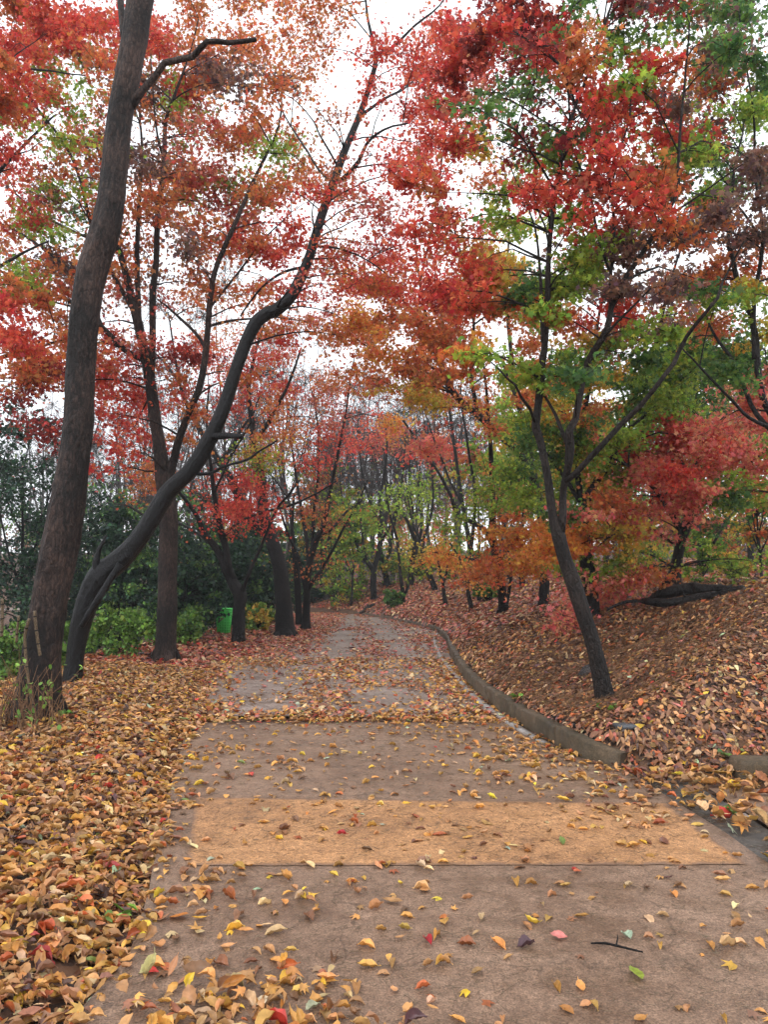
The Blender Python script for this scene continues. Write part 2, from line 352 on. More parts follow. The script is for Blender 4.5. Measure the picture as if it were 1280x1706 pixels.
M_leaf = leaf_mat('tree_leaf', 0.5, 0.58, 0.25)
M_ever = leaf_mat('evergreen_leaf', 0.55, 0.2, 0.25)
M_fallen = leaf_mat('fallen_leaf', 0.42, 0.12, 0.45, bump=True)
M_soil = ground_mat('forest_soil', [(0.022,0.012,0.008),(0.07,0.033,0.018),(0.15,0.07,0.034),(0.06,0.03,0.017)], 22, 0.8, 1.0, vor=True)[0]
def concrete(name, cols, rough=0.62, wet=True, speck=None, bumpd=0.35):
    m, n, l, p, ge, r = ground_mat(name, cols, 9, rough, bumpd)
    # streaks of grime and fine grit
    f = n.new('ShaderNodeTexNoise'); f.inputs['Scale'].default_value = 130; f.inputs['Detail'].default_value = 4; l.new(ge.outputs['Position'], f.inputs[0])
    mr = n.new('ShaderNodeMapRange'); mr.inputs[1].default_value = 0.35; mr.inputs[2].default_value = 0.65; mr.inputs[3].default_value = 0.62; mr.inputs[4].default_value = 1.35
    l.new(f.outputs[0], mr.inputs[0])
    bn = [q for q in n if q.type == 'BUMP'][0]; bn.inputs['Distance'].default_value = 0.004; l.new(f.outputs[0], bn.inputs['Height']); bn.inputs['Strength'].default_value = min(1, bumpd*2)
    mp = n.new('ShaderNodeMapping'); mp.inputs['Scale'].default_value = (1.6, 2.3, 1); mp.inputs['Rotation'].default_value = (0, 0, 0.5); l.new(ge.outputs['Position'], mp.inputs[0])
    s = n.new('ShaderNodeTexNoise'); s.inputs['Scale'].default_value = 2.2; s.inputs['Detail'].default_value = 6; s.inputs['Distortion'].default_value = 0.8; l.new(mp.outputs[0], s.inputs[0])
    mr2 = n.new('ShaderNodeMapRange'); mr2.inputs[1].default_value = 0.35; mr2.inputs[2].default_value = 0.65; mr2.inputs[3].default_value = 0.86; mr2.inputs[4].default_value = 1.1
    l.new(s.outputs[0], mr2.inputs[0])
    mu = n.new('ShaderNodeMath'); mu.operation = 'MULTIPLY'; l.new(mr.outputs[0], mu.inputs[0]); l.new(mr2.outputs[0], mu.inputs[1])
    gv = n.new('ShaderNodeTexVoronoi'); gv.inputs['Scale'].default_value = 70; l.new(ge.outputs['Position'], gv.inputs[0])
    gs = n.new('ShaderNodeSeparateColor'); l.new(gv.outputs['Color'], gs.inputs[0])
    gm = n.new('ShaderNodeMapRange'); gm.inputs[3].default_value = 0.80; gm.inputs[4].default_value = 1.22; l.new(gs.outputs[0], gm.inputs[0])
    cv = n.new('ShaderNodeTexVoronoi'); cv.feature = 'DISTANCE_TO_EDGE'; cv.inputs['Scale'].default_value = 0.55
    wp = n.new('ShaderNodeVectorMath'); wp.operation = 'MULTIPLY_ADD'; wn2 = n.new('ShaderNodeTexNoise'); wn2.inputs['Scale'].default_value = 5; wn2.inputs['Detail'].default_value = 8
    l.new(ge.outputs['Position'], wn2.inputs[0]); l.new(wn2.outputs['Color'], wp.inputs[0]); wp.inputs[1].default_value = (.35, .35, .35); l.new(ge.outputs['Position'], wp.inputs[2]); l.new(wp.outputs[0], cv.inputs[0])
    cm = n.new('ShaderNodeMapRange'); cm.inputs[1].default_value = 0.0; cm.inputs[2].default_value = 0.006; cm.inputs[3].default_value = 0.62; cm.inputs[4].default_value = 1.0; l.new(cv.outputs['Distance'], cm.inputs[0])
    g2 = n.new('ShaderNodeMath'); g2.operation = 'MULTIPLY'; l.new(gm.outputs[0], g2.inputs[0]); l.new(cm.outputs[0], g2.inputs[1])
    g3 = n.new('ShaderNodeMath'); g3.operation = 'MULTIPLY'; l.new(mu.outputs[0], g3.inputs[0]); l.new(g2.outputs[0], g3.inputs[1])
    vm = n.new('ShaderNodeVectorMath'); vm.operation = 'SCALE'; l.new(r.outputs[0], vm.inputs[0]); l.new(g3.outputs[0], vm.inputs['Scale'])
    l.new(vm.outputs[0], p.inputs['Base Color'])
    rr = n.new('ShaderNodeMapRange'); rr.inputs[1].default_value = 0.4; rr.inputs[2].default_value = 0.6; rr.inputs[3].default_value = rough-0.22; rr.inputs[4].default_value = rough+0.12
    l.new(s.outputs[0], rr.inputs[0]); l.new(rr.outputs[0], p.inputs['Roughness'])
    return m
M_slab = concrete('brown_pavement', [(0.145,0.084,0.052),(0.205,0.125,0.080),(0.262,0.166,0.110)])
M_grey = concrete('grey_asphalt', [(0.15,0.102,0.078),(0.23,0.170,0.138),(0.32,0.250,0.215)], 0.55)
M_pad = concrete('orange_paving', [(0.24,0.120,0.055),(0.39,0.195,0.082),(0.46,0.238,0.105)], 0.7, bumpd=0.7)
M_kerb = concrete('mossy_concrete', [(0.035,0.026,0.012),(0.085,0.058,0.032),(0.14,0.095,0.058)], 0.7, bumpd=0.8)
M_gutter = concrete('wet_gutter', [(0.03,0.027,0.024),(0.07,0.063,0.055),(0.12,0.11,0.10)], 0.45, bumpd=1.0)
M_palekerb = concrete('pale_concrete', [(0.22,0.20,0.18),(0.32,0.29,0.27),(0.4,0.37,0.34)], 0.7)
M_stone = concrete('blue_grey_stone', [(0.12,0.13,0.14),(0.2,0.21,0.22),(0.28,0.29,0.3)], 0.6)
M_darkstone = concrete('dark_blue_stone', [(0.05,0.055,0.06),(0.09,0.095,0.105),(0.13,0.135,0.145)], 0.6)
B_red = bark_mat('reddish_bark', (0.012,0.008,0.007), (0.090,0.055,0.044), 0.7, 7, 0.33)
B_wet = bark_mat('wet_black_bark', (0.002,0.002,0.0025), (0.010,0.0105,0.013), 0.46, 7, 0.6, 0.6)
B_dark = bark_mat('dark_bark', (0.005,0.004,0.004), (0.026,0.020,0.019), 0.6, 9, 0.3)
B_black = bark_mat('black_bark', (0.004,0.003,0.003), (0.018,0.014,0.013), 0.6, 9, 0.3)
B_brown = bark_mat('brown_bark', (0.011,0.008,0.007), (0.046,0.033,0.028), 0.65, 9, 0.3)
B_grey = bark_mat('grey_bark', (0.055,0.047,0.045), (0.20,0.172,0.165), 0.75, 9, 0.3)
B_log = bark_mat('rotten_log', (0.008,0.007,0.007), (0.035,0.03,0.028), 0.5, 8, 0.4)
B_cane = bark_mat('dry_cane', (0.18,0.13,0.08), (0.34,0.26,0.17), 0.6, 20, 0.1, 0.2)

# ------------------------------------------------------------------ ground sheet
def axis(lo, a, b, hi, fine, grow=1.12):
    mid = list(np.arange(a, b, fine)); s = fine; up = []; v = mid[-1]
    while v < hi: s *= grow; v += s; up.append(v)
    s = fine; dn = []; v = mid[0]
    while v > lo: s *= grow; v -= s; dn.append(v)
    return np.array(dn[::-1]+mid+up)
gx = axis(-210, -7, 9, 210, 0.13); gy = axis(-40, 1.5, 22, 240, 0.13)
GX, GY = np.meshgrid(gx, gy); GZ = terrain(GX, GY)
nx, ny = len(gx), len(gy)
V = np.stack([GX.ravel(), GY.ravel(), GZ.ravel()], 1)
ii, jj = np.meshgrid(np.arange(nx-1), np.arange(ny-1)); q = (jj*nx+ii).ravel()
Fq = np.stack([q, q+1, q+nx+1, q+nx], 1)
tag(np_mesh('ground', V, Fq.ravel(), np.full(len(Fq), 4), M_soil, smooth=True), kind='structure')

# ------------------------------------------------------------------ path surfaces
def resample(P, step=0.4):
    P = np.asarray(P, float); out = []
    sp, _ = smooth_path(np.c_[P, np.zeros(len(P))], np.ones(len(P)), step)
    return sp[:, :2]
def strip(name, Lp, Rp, z, mat, thick=0.0, kind='structure', cols=14):
    """ribbon between two polylines with the same number of points; optional skirt"""
    Lp = np.asarray(Lp); Rp = np.asarray(Rp); m = len(Lp)
    t = np.linspace(0, 1, cols)[None, :, None]
    G = Lp[:, None]*(1-t) + Rp[:, None]*t
    zz = np.broadcast_to(np.asarray(z, float).reshape(-1, 1), (m, cols))
    V = np.concatenate([G, zz[..., None]], 2).reshape(-1, 3)
    q = (np.arange(m-1)[:, None]*cols+np.arange(cols-1)[None]).ravel()
    Fq = np.stack([q, q+1, q+cols+1, q+cols], 1)
    if Fq.size and np.cross(V[Fq[0,1]]-V[Fq[0,0]], V[Fq[0,3]]-V[Fq[0,0]])[2] < 0: Fq = Fq[:, ::-1]
    if thick > 0:
        edge = list(range(cols)) + [r*cols+cols-1 for r in range(1, m)] + [(m-1)*cols+c for c in range(cols-2, -1, -1)] + [r*cols for r in range(m-2, 0, -1)]
        b0 = len(V); low = V[edge].copy(); low[:, 2] -= thick; V = np.concatenate([V, low])
        k = len(edge); e = np.array(edge); a = np.arange(k); a2 = (a+1) % k
        Fs = np.stack([e, b0+a, b0+a2, e[a2]], 1); Fq = np.concatenate([Fq, Fs])
    o = np_mesh(name, V, Fq.ravel(), np.full(len(Fq), 4), mat)
    return tag(o, kind=kind)
def match(A, B, n):
    def rs(P):
        P = np.asarray(P, float); L = np.r_[0, np.cumsum(np.hypot(*np.diff(P, axis=0).T))]; s = np.linspace(0, L[-1], n)
        return np.c_[np.interp(s, L, P[:, 0]), np.interp(s, L, P[:, 1])]
    return rs(A), rs(B)
# grey far path
Lfar = [tuple(p) for p in LEFT[7:]]; Rfar = [KERB[3], KERB[4], KERB[5], KERB[6], KERB[7], KERB[8], KERB[9]] + FAR
Lf, Rf = match(resample(Lfar, 0.5), resample(Rfar, 0.5), 260)
strip('path', Lf - np.array([0.15, 0]), Rf + np.array([0.02, 0]), 0.0, M_grey)
# near brown slab: its far edge at about 8.2 m
nl = [(-0.55,-3), flat(120,1706), flat(215,1600), flat(247,1490), flat(270,1380), flat(290,1290), flat(306,1236), flat(345,1205)]
nr = [(2.05,-3), (2.05, 2.5), (2.04, 3.5), (2.03, 4.6), flat(1040,1286), flat(965,1266), flat(900,1231), flat(858,1203)]
NL, NR = [], []
for i in range(len(nl)-1):
    for k in range(8):
        t = k/8; NL.append(np.array(nl[i])*(1-t)+np.array(nl[i+1])*t); NR.append(np.array(nr[i])*(1-t)+np.array(nr[i+1])*t)
NL.append(np.array(nl[-1])); NR.append(np.array(nr[-1]))
NLa = np.array(NL); NL = [p + np.array([0.0, .05*(float(vnoise(np.array([p[1]*3]), np.array([1.0]), 1.0, 3)[0])-.5)]) for p in NL]
strip('brown_pavement', NL, NR, 0.022 - 0.015*sstep(6.6, 8.2, NLa[:, 1]), M_slab, 0.05, cols=24)
# orange pad
pl = [flat(309,1442,.026), flat(326,1328,.026)]; pr = [flat(1245,1440,.026), flat(1110,1338,.026)]
PL = [np.array(pl[0])*(1-t)+np.array(pl[1])*t for t in np.linspace(0, 1, 10)]; PR = [np.array(pr[0])*(1-t)+np.array(pr[1])*t for t in np.linspace(0, 1, 10)]
pm = M_pad; n_, l_ = pm.node_tree.nodes, pm.node_tree.links; pb = n_['Principled BSDF']
src = pb.inputs['Base Color'].links[0].from_socket
at_ = n_.new('ShaderNodeAttribute'); at_.attribute_name = 'tint'; sc_ = n_.new('ShaderNodeSeparateColor'); l_.new(at_.outputs['Color'], sc_.inputs[0])
ge_ = n_.new('ShaderNodeNewGeometry'); wn_ = n_.new('ShaderNodeTexNoise'); wn_.inputs['Scale'].default_value = 7; wn_.inputs['Detail'].default_value = 9; wn_.inputs['Roughness'].default_value = .75; l_.new(ge_.outputs['Position'], wn_.inputs[0])
ad_ = n_.new('ShaderNodeMath'); ad_.operation = 'ADD'; l_.new(sc_.outputs[0], ad_.inputs[0]); l_.new(wn_.outputs[0], ad_.inputs[1])
mr_ = n_.new('ShaderNodeMapRange'); mr_.inputs[1].default_value = .50; mr_.inputs[2].default_value = .80; l_.new(ad_.outputs[0], mr_.inputs[0])
mx_ = n_.new('ShaderNodeMixRGB'); mx_.inputs[1].default_value = (.19,.11,.068,1); l_.new(mr_.outputs[0], mx_.inputs[0]); l_.new(src, mx_.inputs[2]); l_.new(mx_.outputs[0], pb.inputs['Base Color'])
A_ = np.linspace(0, 1, 60); B_ = np.linspace(0, 1, 160); p4 = [np.array(q) for q in (pl[0], pr[0], pr[1], pl[1])]
UU, VV_ = np.meshgrid(B_, A_); XY = ((1-UU)*(1-VV_))[..., None]*p4[0] + (UU*(1-VV_))[..., None]*p4[1] + (UU*VV_)[..., None]*p4[2] + ((1-UU)*VV_)[..., None]*p4[3]
ed = np.minimum(np.minimum(UU*3.2, (1-UU)*3.2), np.minimum(VV_, 1-VV_)*1.05)
tint = np.repeat(np.clip(ed/.07, 0, 1)[..., None]*.5, 3, -1).reshape(-1, 3)
wob_ = (vnoise(XY[..., 0], XY[..., 1], .06, 3)-.5)*.012; XY[..., 1] += wob_; XY[..., 0] += wob_
Vp = np.concatenate([XY, np.full(XY.shape[:2]+(1,), .026)], 2).reshape(-1, 3)
q_ = (np.arange(59)[:, None]*160+np.arange(159)[None]).ravel()
tag(np_mesh('orange_paving', Vp, np.stack([q_, q_+1, q_+161, q_+160], 1).ravel(), np.full(len(q_), 4), pm, col=tint), kind='structure')
# gutter and side path at the right
g0 = [(2.06,-3),(2.06,4.4),(2.04,5.2),(1.90,5.95)]; g1 = [(2.36,-3),(2.36,4.4),(2.36,5.3),(2.32,5.95)]
G0, G1 = match(g0, g1, 60); strip('gutter', G0, G1, -0.012, M_gutter, cols=6)
s0, s1 = match([(2.37,-3),(2.37,4.4),(2.37,5.6)], [(40,-3),(40,1.0),(40,3.0)], 40)
strip('side_path', s0, s1, 0.006, M_slab, cols=40)

# ------------------------------------------------------------------ kerb wall
def kerb_wall():
    P = resample(KERB + [FAR[0], FAR[1]], 0.05)
    T = np.gradient(P, axis=0); T /= np.linalg.norm(T, axis=1)[:, None]; N = np.c_[T[:, 1], -T[:, 0]]  # to the right
    if d_bank(np.array([P[5][0]+N[5][0]*0.3]), np.array([P[5][1]+N[5][1]*0.3]))[0] < 0: N = -N
    m = len(P); top = 0.182 + 0.014*(vnoise(np.arange(m), np.zeros(m), 15.0, 4)-0.5); top *= (1 - 0.45*sstep(18, 30, P[:, 1])); top = top*(1 - .35*(1-sstep(5.9, 6.7, P[:, 1])))
    wob = 0.018*(vnoise(np.arange(m), np.zeros(m), 4.3, 8)-0.5) + 0.012*(vnoise(np.arange(m), np.zeros(m), 1.7, 8)-0.5)
    jo = (np.arange(m) % 24 == 20); wob = wob + jo*.02; top = top - jo*.018 - .02*(vnoise(np.arange(m), np.zeros(m), 2.2, 14) > .8)
    prof = [(0.0, 0, -0.06), (0.0, 1, -0.015), (0.015, 1, 0.0), (0.105, 1, 0.0), (0.12, 1, -0.012), (0.12, 0, -0.06)]
    V = []
    for off, tt, dz in prof:
        V.append(np.c_[P + N*(off + wob[:, None]*(off < 0.05)), (top*tt + dz)])
    k = len(prof); V = np.stack(V, 1).reshape(-1, 3)
    q = (np.arange(m-1)[:, None]*k + np.arange(k-1)[None]).ravel()
    Fq = np.stack([q, q+1, q+k+1, q+k], 1)
    fl = np.concatenate([Fq.ravel(), np.arange(k), (m-1)*k+np.arange(k)[::-1]]); sz = np.concatenate([np.full(len(Fq), 4), [k, k]])
    o = np_mesh('kerb_wall', V, fl, sz, M_kerb)
    tag(o, 'low mossy concrete kerb wall curving along the right side of the path', 'kerb wall')
kerb_wall()
# pale gutter lip on the path side of the kerb
lip_px = [(900,1238),(845,1204),(800,1172),(770,1143),(745,1112),(728,1086),(722,1066),(728,1054)]
LP = resample([flat(*p, z=0.02) for p in lip_px], 0.15)
T = np.gradient(LP, axis=0); T /= np.linalg.norm(T, axis=1)[:, None]; N = np.c_[T[:, 1], -T[:, 0]]
strip('gutter_lip', LP, LP + N*0.07, 0.03, M_palekerb, 0.05, kind=None, cols=3)
tag(bpy.data.objects['gutter_lip'], 'thin pale concrete gutter lip between the path and the mossy kerb wall', 'gutter edge')

# rough stone block with bevelled, irregular outline
def rock(name, c, size, mat, label, cat, seed=1, rz=0.0, sub=3, flatb=0.35):
    import bmesh
    bm = bmesh.new(); bmesh.ops.create_cube(bm, size=1.0)
    bmesh.ops.subdivide_edges(bm, edges=bm.edges[:], cuts=sub, use_grid_fill=True)
    for v in bm.verts:
        p = v.co.copy(); l = p.length; q = p*(1-flatb) + p.normalized()*0.55*flatb
        k = 1 + 0.06*(float(vnoise(np.array([q.x*3+seed*7+q.z*2]), np.array([q.y*3+q.z*3]), 1.0, seed)[0])-0.5)*2
        v.co = (q.x*size[0]*k, q.y*size[1]*k, q.z*size[2]*k)
    me = bpy.data.meshes.new(name); bm.to_mesh(me); bm.free(); me.materials.append(mat)
    for f in me.polygons: f.use_smooth = True
    o = bpy.data.objects.new(name, me); bpy.context.collection.objects.link(o); o.location = c; o.rotation_euler = (0, 0, rz)
    return tag(o, label, cat)
x, y = flat(1275,1300); rock('kerb_stone', (x+0.35, y+0.05, 0.04), (1.10, 0.20, 0.22), M_kerb, 'dark kerb stone at the right edge of the picture beside the side path', 'kerb stone', 3, R(-4), 4, 0.15)
p = at(1042,1250,6.5); rock('flat_stone', (p[0], p[1], gz(p[0], p[1])+.045), (0.16,0.15,0.04), M_darkstone, 'flat blue grey stone lying just above the near end of the kerb wall', 'stone', 5, R(10))

# ------------------------------------------------------------------ foliage guide: what colour the leaves have where, and how closed the canopy is
PAL = {
 'R': [(0.68,0.085,0.06),(0.58,0.055,0.055),(0.76,0.17,0.08),(0.72,0.12,0.07)],
 'r': [(0.32,0.045,0.04),(0.42,0.07,0.05),(0.24,0.04,0.04)],
 'o': [(0.70,0.22,0.065),(0.64,0.26,0.08),(0.68,0.14,0.065),(0.50,0.20,0.08)],
 'O': [(0.85,0.34,0.07),(0.82,0.24,0.07),(0.85,0.42,0.08)],
 'p': [(0.66,0.17,0.12),(0.60,0.24,0.13),(0.55,0.10,0.08)],
 'y': [(0.68,0.48,0.08),(0.74,0.40,0.06),(0.52,0.46,0.09)],
 'g': [(0.28,0.42,0.06),(0.40,0.48,0.07),(0.19,0.32,0.05)],
 'G': [(0.11,0.23,0.055),(0.18,0.29,0.065),(0.08,0.17,0.06)],
 'b': [(0.22,0.12,0.09),(0.32,0.17,0.11),(0.17,0.10,0.10)],
 'c': [(0.92,0.25,0.18),(0.88,0.17,0.16),(0.90,0.36,0.18)],
 'e': [(0.03,0.07,0.038),(0.045,0.10,0.05),(0.026,0.055,0.042)],
 'l': [(0.16,0.30,0.05),(0.22,0.36,0.07),(0.11,0.22,0.04)],
}
# one token per 80 px square: colour letters then closure 0-9
GUIDE = """
RoR9 RR9 RRo8 oo6 o6 o5 oo6 .0 p2 rR8 rR9 Ro8 yoG7 rbG8 obG8 bG9
oRo9 gRo8 Ro7 oRb8 ob9 ob6 o4 .0 R6 Rr9 rG6 rR5 Ro8 gR8 Gob8 G9
oRo9 gob6 oob5 goo6 op5 oo6 o2 .0 R6 Rp7 Gb5 rR4 R8 gR8 gRb8 bgR8
RoG7 ob7 ob6 oo7 po7 oog7 oo5 p2 RR7 R5 goy6 gG8 Rp8 Rog8 gG8 bG9
gRo7 gGo6 o6 og7 op6 oRg6 oR5 p3 oR6 oR5 gy6 Rg8 Rpb8 oRb8 bbo9 bb8
bog7 oob6 oo5 ob5 ob5 oR6 op4 Ro4 R7 oyR8 yg9 gG9 gRo8 bb9 bbo9 bo7
Roo8 oob6 p2 p1 o3 oo5 op3 oyO8 oR9 Ro9 oo9 gob9 Rgb8 bRg8 oG8 yg8
RRo9 oor7 R5 Rr5 o3 oR5 op3 oo6 oyO9 oOo9 oyg8 gG9 ogy8 gG9 gG9 G9
rr5 .0 RRo7 Ro5 oR2 oo4 op2 p2 oyO5 yo3 ogy4 gy8 gyo8 gGy9 cgc8 gcc8
.0 .0 Ro4 o3 .0 yog3 oR3 R2 Rc6 p1 gG6 gG8 gyc8 ccR9 cRc9 cog9
.0 .0 .0 .0 R1 RR6 op1 g1 gR2 gy3 gop4 gG8 cyo8 ccR9 cco9 ogG8
.0 .0 .0 .0 .0 .0 o1 g1 yg1 OO5 Oo8 oOc9 ygO9 coc8 gG3 g2
.0 .0 .0 .0 .0 .0 .0 .0 .0 .0 .0 c2 ccc7 c4 .0 .0
""".strip().split('\n')
GUIDE = [r.split() for r in GUIDE]

# trees: id -> dict(limbs, crown ellipses, ...). limb = (points(px,py,width px), Y start, Y end); width in photo pixels
TREES = {}
def T(key, name, label, bark, limbs, crown, leaf=0.075, kind='maple', spread=1.3, sides=12, cat='tree', rough=0.12, group=None):
    TREES[key] = dict(name=name, label=label, bark=bark, limbs=limbs, crown=crown, leaf=leaf, kind=kind, spread=spread, sides=sides, cat=cat, rough=rough, clumps=[], group=group)

T('A', 'cherry_tree', 'thick reddish brown trunk leaning right at the far left, with a cut off side branch', B_red,
  [([(60,1195,96),(64,1160,80),(70,1090,70),(82,1000,66),(97,925,68),(111,850,64),(121,780,58),(130,700,56),(134,600,53),(144,500,56),(154,450,60),(177,380,58),(189,300,50),(199,200,49),(218,100,52),(234,0,52),(246,-80,50),(262,-200,44),(270,-330,34)], 'hit', 8.3),
   ([(214,178,22),(238,152,14),(258,130,12),(275,107,13),(320,90,11),(350,80,10),(385,70,9),(430,62,8)], 8.3, 8.0),
   ([(206,60,14),(206,20,14),(200,-60,12),(180,-160,8)], 8.5, 9.5),
   ([(262,-200,30),(330,-300,20),(420,-380,12)], 8.3, 7.2)],
  [(240,-120,260,90,1.0)], 0.07, 'oval', 1.6, 24, rough=0.16)
T('B', 'leaning_tree', 'wet black trunk leaning steeply right over the path and curving up into bare thin branches', B_wet,
  [([(120,1135,40),(124,1100,33),(131,1055,36),(145,1004,42),(165,962,48),(196,936,42),(218,913,36),(243,880,34),(280,820,33),(320,780,31),(347,735,31),(370,685,27),(390,625,25),(408,575,24),(425,540,26),(444,523,25),(462,515,25),(488,488,23),(514,432,20),(535,362,18),(556,302,17),(575,250,15),(598,195,12),(618,135,10),(626,92,8),(613,30,5),(606,-40,3)], 'hit', 10.8),
   ([(200,940,14),(184,965,13),(163,1000,12),(146,1022,11),(134,1045,9)], 12.0, 12.2, -0.19),
   ([(166,975,18),(160,938,12),(167,915,8),(178,890,3)], 12.3, 12.1, -0.08),
   ([(570,300,10),(598,268,8),(610,240,6),(640,218,4),(680,205,3)], 11.2, 10.2),
   ([(626,92,8),(655,72,6),(690,45,4),(735,5,3),(760,-40,2)], 10.9, 10.0),
   ([(555,305,5),(533,285,4),(512,255,4),(480,200,3),(452,150,2)], 11.2, 12.0),
   ([(598,195,7),(640,170,5),(672,150,4),(700,120,2)], 11.0, 11.8),
   ([(350,728,16),(372,726,12),(400,728,9)], 11.9, 11.5),
   ([(318,788,7),(345,788,6),(373,776,5),(410,764,5),(430,755,4),(462,735,3)], 11.9, 10.9),
   ([(522,410,6),(560,415,4),(600,430,3),(640,455,2)], 11.5, 10.8),
   ([(505,445,6),(470,455,5),(435,480,4),(400,525,3)], 11.5, 12.4)],
  [(600,230,150,330,1.0)], 0.06, 'maple', 1.2, 20, rough=0.10)
T('C', 'maple_tree', 'straight reddish brown trunk behind the black leaning one, holding a wide orange crown', B_red,
  [([(274,1100,48),(276,1070,40),(278,1000,37),(280,925,35),(281,860,34),(273,800,33),(266,750,25),(258,700,23),(252,650,22),(243,600,20),(232,550,19),(220,500,17),(205,440,13),(193,400,10),(180,330,7),(165,250,4)], 'hit', 14.4),
   ([(276,800,24),(288,765,17),(298,735,15),(316,690,13),(335,640,12),(345,575,11),(352,500,10),(366,440,9),(395,370,8),(425,300,6),(450,250,5),(468,200,4),(480,120,3)], 15.1, 13.4),
   ([(252,640,13),(254,560,12),(256,490,12),(259,440,11),(266,350,10),(274,275,9),(278,200,7),(300,150,5),(320,90,3),(335,30,2)], 14.8, 14.0),
   ([(232,545,10),(228,430,9),(233,330,7),(235,250,5),(232,180,3)], 14.6, 15.5),
   ([(240,600,12),(210,585,10),(170,545,9),(115,500,7),(60,480,6),(0,450,5),(-60,430,3)], 14.6, 13.0),
   ([(170,545,7),(135,470,6),(90,430,5),(40,395,4),(-10,370,3)], 14.2, 14.8),
   ([(228,530,8),(160,400,7),(130,290,6),(100,230,5),(60,180,4),(10,100,3)], 14.4, 13.2),
   ([(200,420,6),(120,385,5),(60,350,4),(10,310,3)], 14.4, 15.6),
   ([(274,275,5),(262,225,4),(256,180,3),(250,90,2)], 14.0, 13.0),
   ([(345,590,7),(330,560,6),(290,520,5),(262,495,3)], 14.6, 16.0),
   ([(352,510,5),(400,450,4),(440,400,3),(490,350,2)], 14.0, 14.9),
   ([(280,880,7),(240,860,5),(215,845,3),(190,840,2)], 15.1, 15.8)],
  [(220,300,330,400,1.0),(420,300,180,330,0.8),(250,640,230,130,0.7)], 0.098, 'maple', 1.8, 18)
T('D', 'maple_tree', 'dark forked maple beside the bright green bin, with one long thin red leaved branch', B_dark,
  [([(397,1072,28),(398,1040,24),(398,1015,23),(400,992,25),(390,975,22),(378,951,18),(363,918,14),(341,889,10),(329,862,8),(309,833,6),(295,815,5),(270,770,3)], 'hit', 18.0),
   ([(388,965,16),(382,945,14),(376,914,12),(368,889,12),(363,857,10),(358,828,9),(353,791,7),(349,754,6),(345,700,4),(350,640,3)], 19.2, 18.8),
   ([(372,896,6),(385,880,5),(398,870,5),(417,860,5),(454,849,5),(486,841,4),(531,818,3),(560,800,2)], 19.0, 16.8),
   ([(402,990,10),(409,972,7),(420,946,6),(437,907,5),(459,850,5),(477,828,4),(499,801,3)], 19.3, 18.4),
   ([(358,840,5),(360,815,4),(368,796,4),(383,761,4),(403,732,4),(413,710,3),(430,660,2)], 19.0, 18.0),
   ([(360,915,6),(335,893,5),(304,875,4),(285,862,3)], 19.0, 19.8)],
  [(400,740,170,160,1.2),(470,820,120,70,1.5)], 0.085, 'maple', 1.3, 14)
T('E', 'old_tree', 'stout dark grey trunk curving left just before the bend of the path', B_dark,
  [([(476,1060,42),(474,1040,36),(472,1000,31),(467,951,29),(457,914,28),(445,877,25),(438,847,21),(437,818,19),(432,778,18),(422,742,15),(420,705,11),(414,650,8),(425,590,5),(440,540,3)], 'hit', 21.5),
   ([(450,890,20),(425,873,19),(403,840,17),(388,803,15),(365,770,13),(345,735,10),(318,690,8),(300,640,6),(290,580,4),(280,520,2)], 22, 22.6),
   ([(365,770,9),(385,745,7),(400,720,6),(420,690,3)], 22.4, 23.2),
   ([(300,640,6),(270,600,4),(235,570,3)], 22.5, 23.5),
   ([(422,742,9),(450,700,7),(480,640,5),(500,580,3)], 22, 21.0)],
  [(440,640,150,160,0.6),(340,600,130,120,0.5)], 0.09, 'maple', 1.8, 16)
T('F', 'clump_maple', 'many stemmed maple fanning out beside the stout curved trunk at the bend', B_dark,
  [([(509,1050,22),(510,1030,16),(511,1000,14),(512,972,13),(516,938,13),(526,902,12),(540,872,9),(548,828,7),(556,790,6),(566,740,5),(576,690,4),(585,620,3)], 'hit', 22.5),
   ([(510,985,9),(503,950,7),(496,926,6),(484,898,5),(476,877,4),(462,830,3),(450,780,2)], 23.4, 22.6),
   ([(514,945,8),(511,902,7),(503,852,6),(496,815,5),(488,760,4),(478,700,2)], 23.3, 24.0),
   ([(513,985,8),(522,968,7),(535,950,6),(555,914,5),(578,870,4),(597,838,3),(615,800,2)], 23.4, 22.0),
   ([(530,895,6),(555,880,5),(580,850,4),(610,830,3)], 23.1, 24.0),
   ([(520,925,6),(522,860,5),(530,800,4),(532,730,3),(525,660,2)], 23.3, 23.0),
   ([(498,1040,14),(497,1010,13),(495,960,12),(492,930,9),(488,880,6),(492,820,4)], 24.5, 24.5)],
  [(540,700,120,200,1.0)], 0.09, 'maple', 1.5, 12)
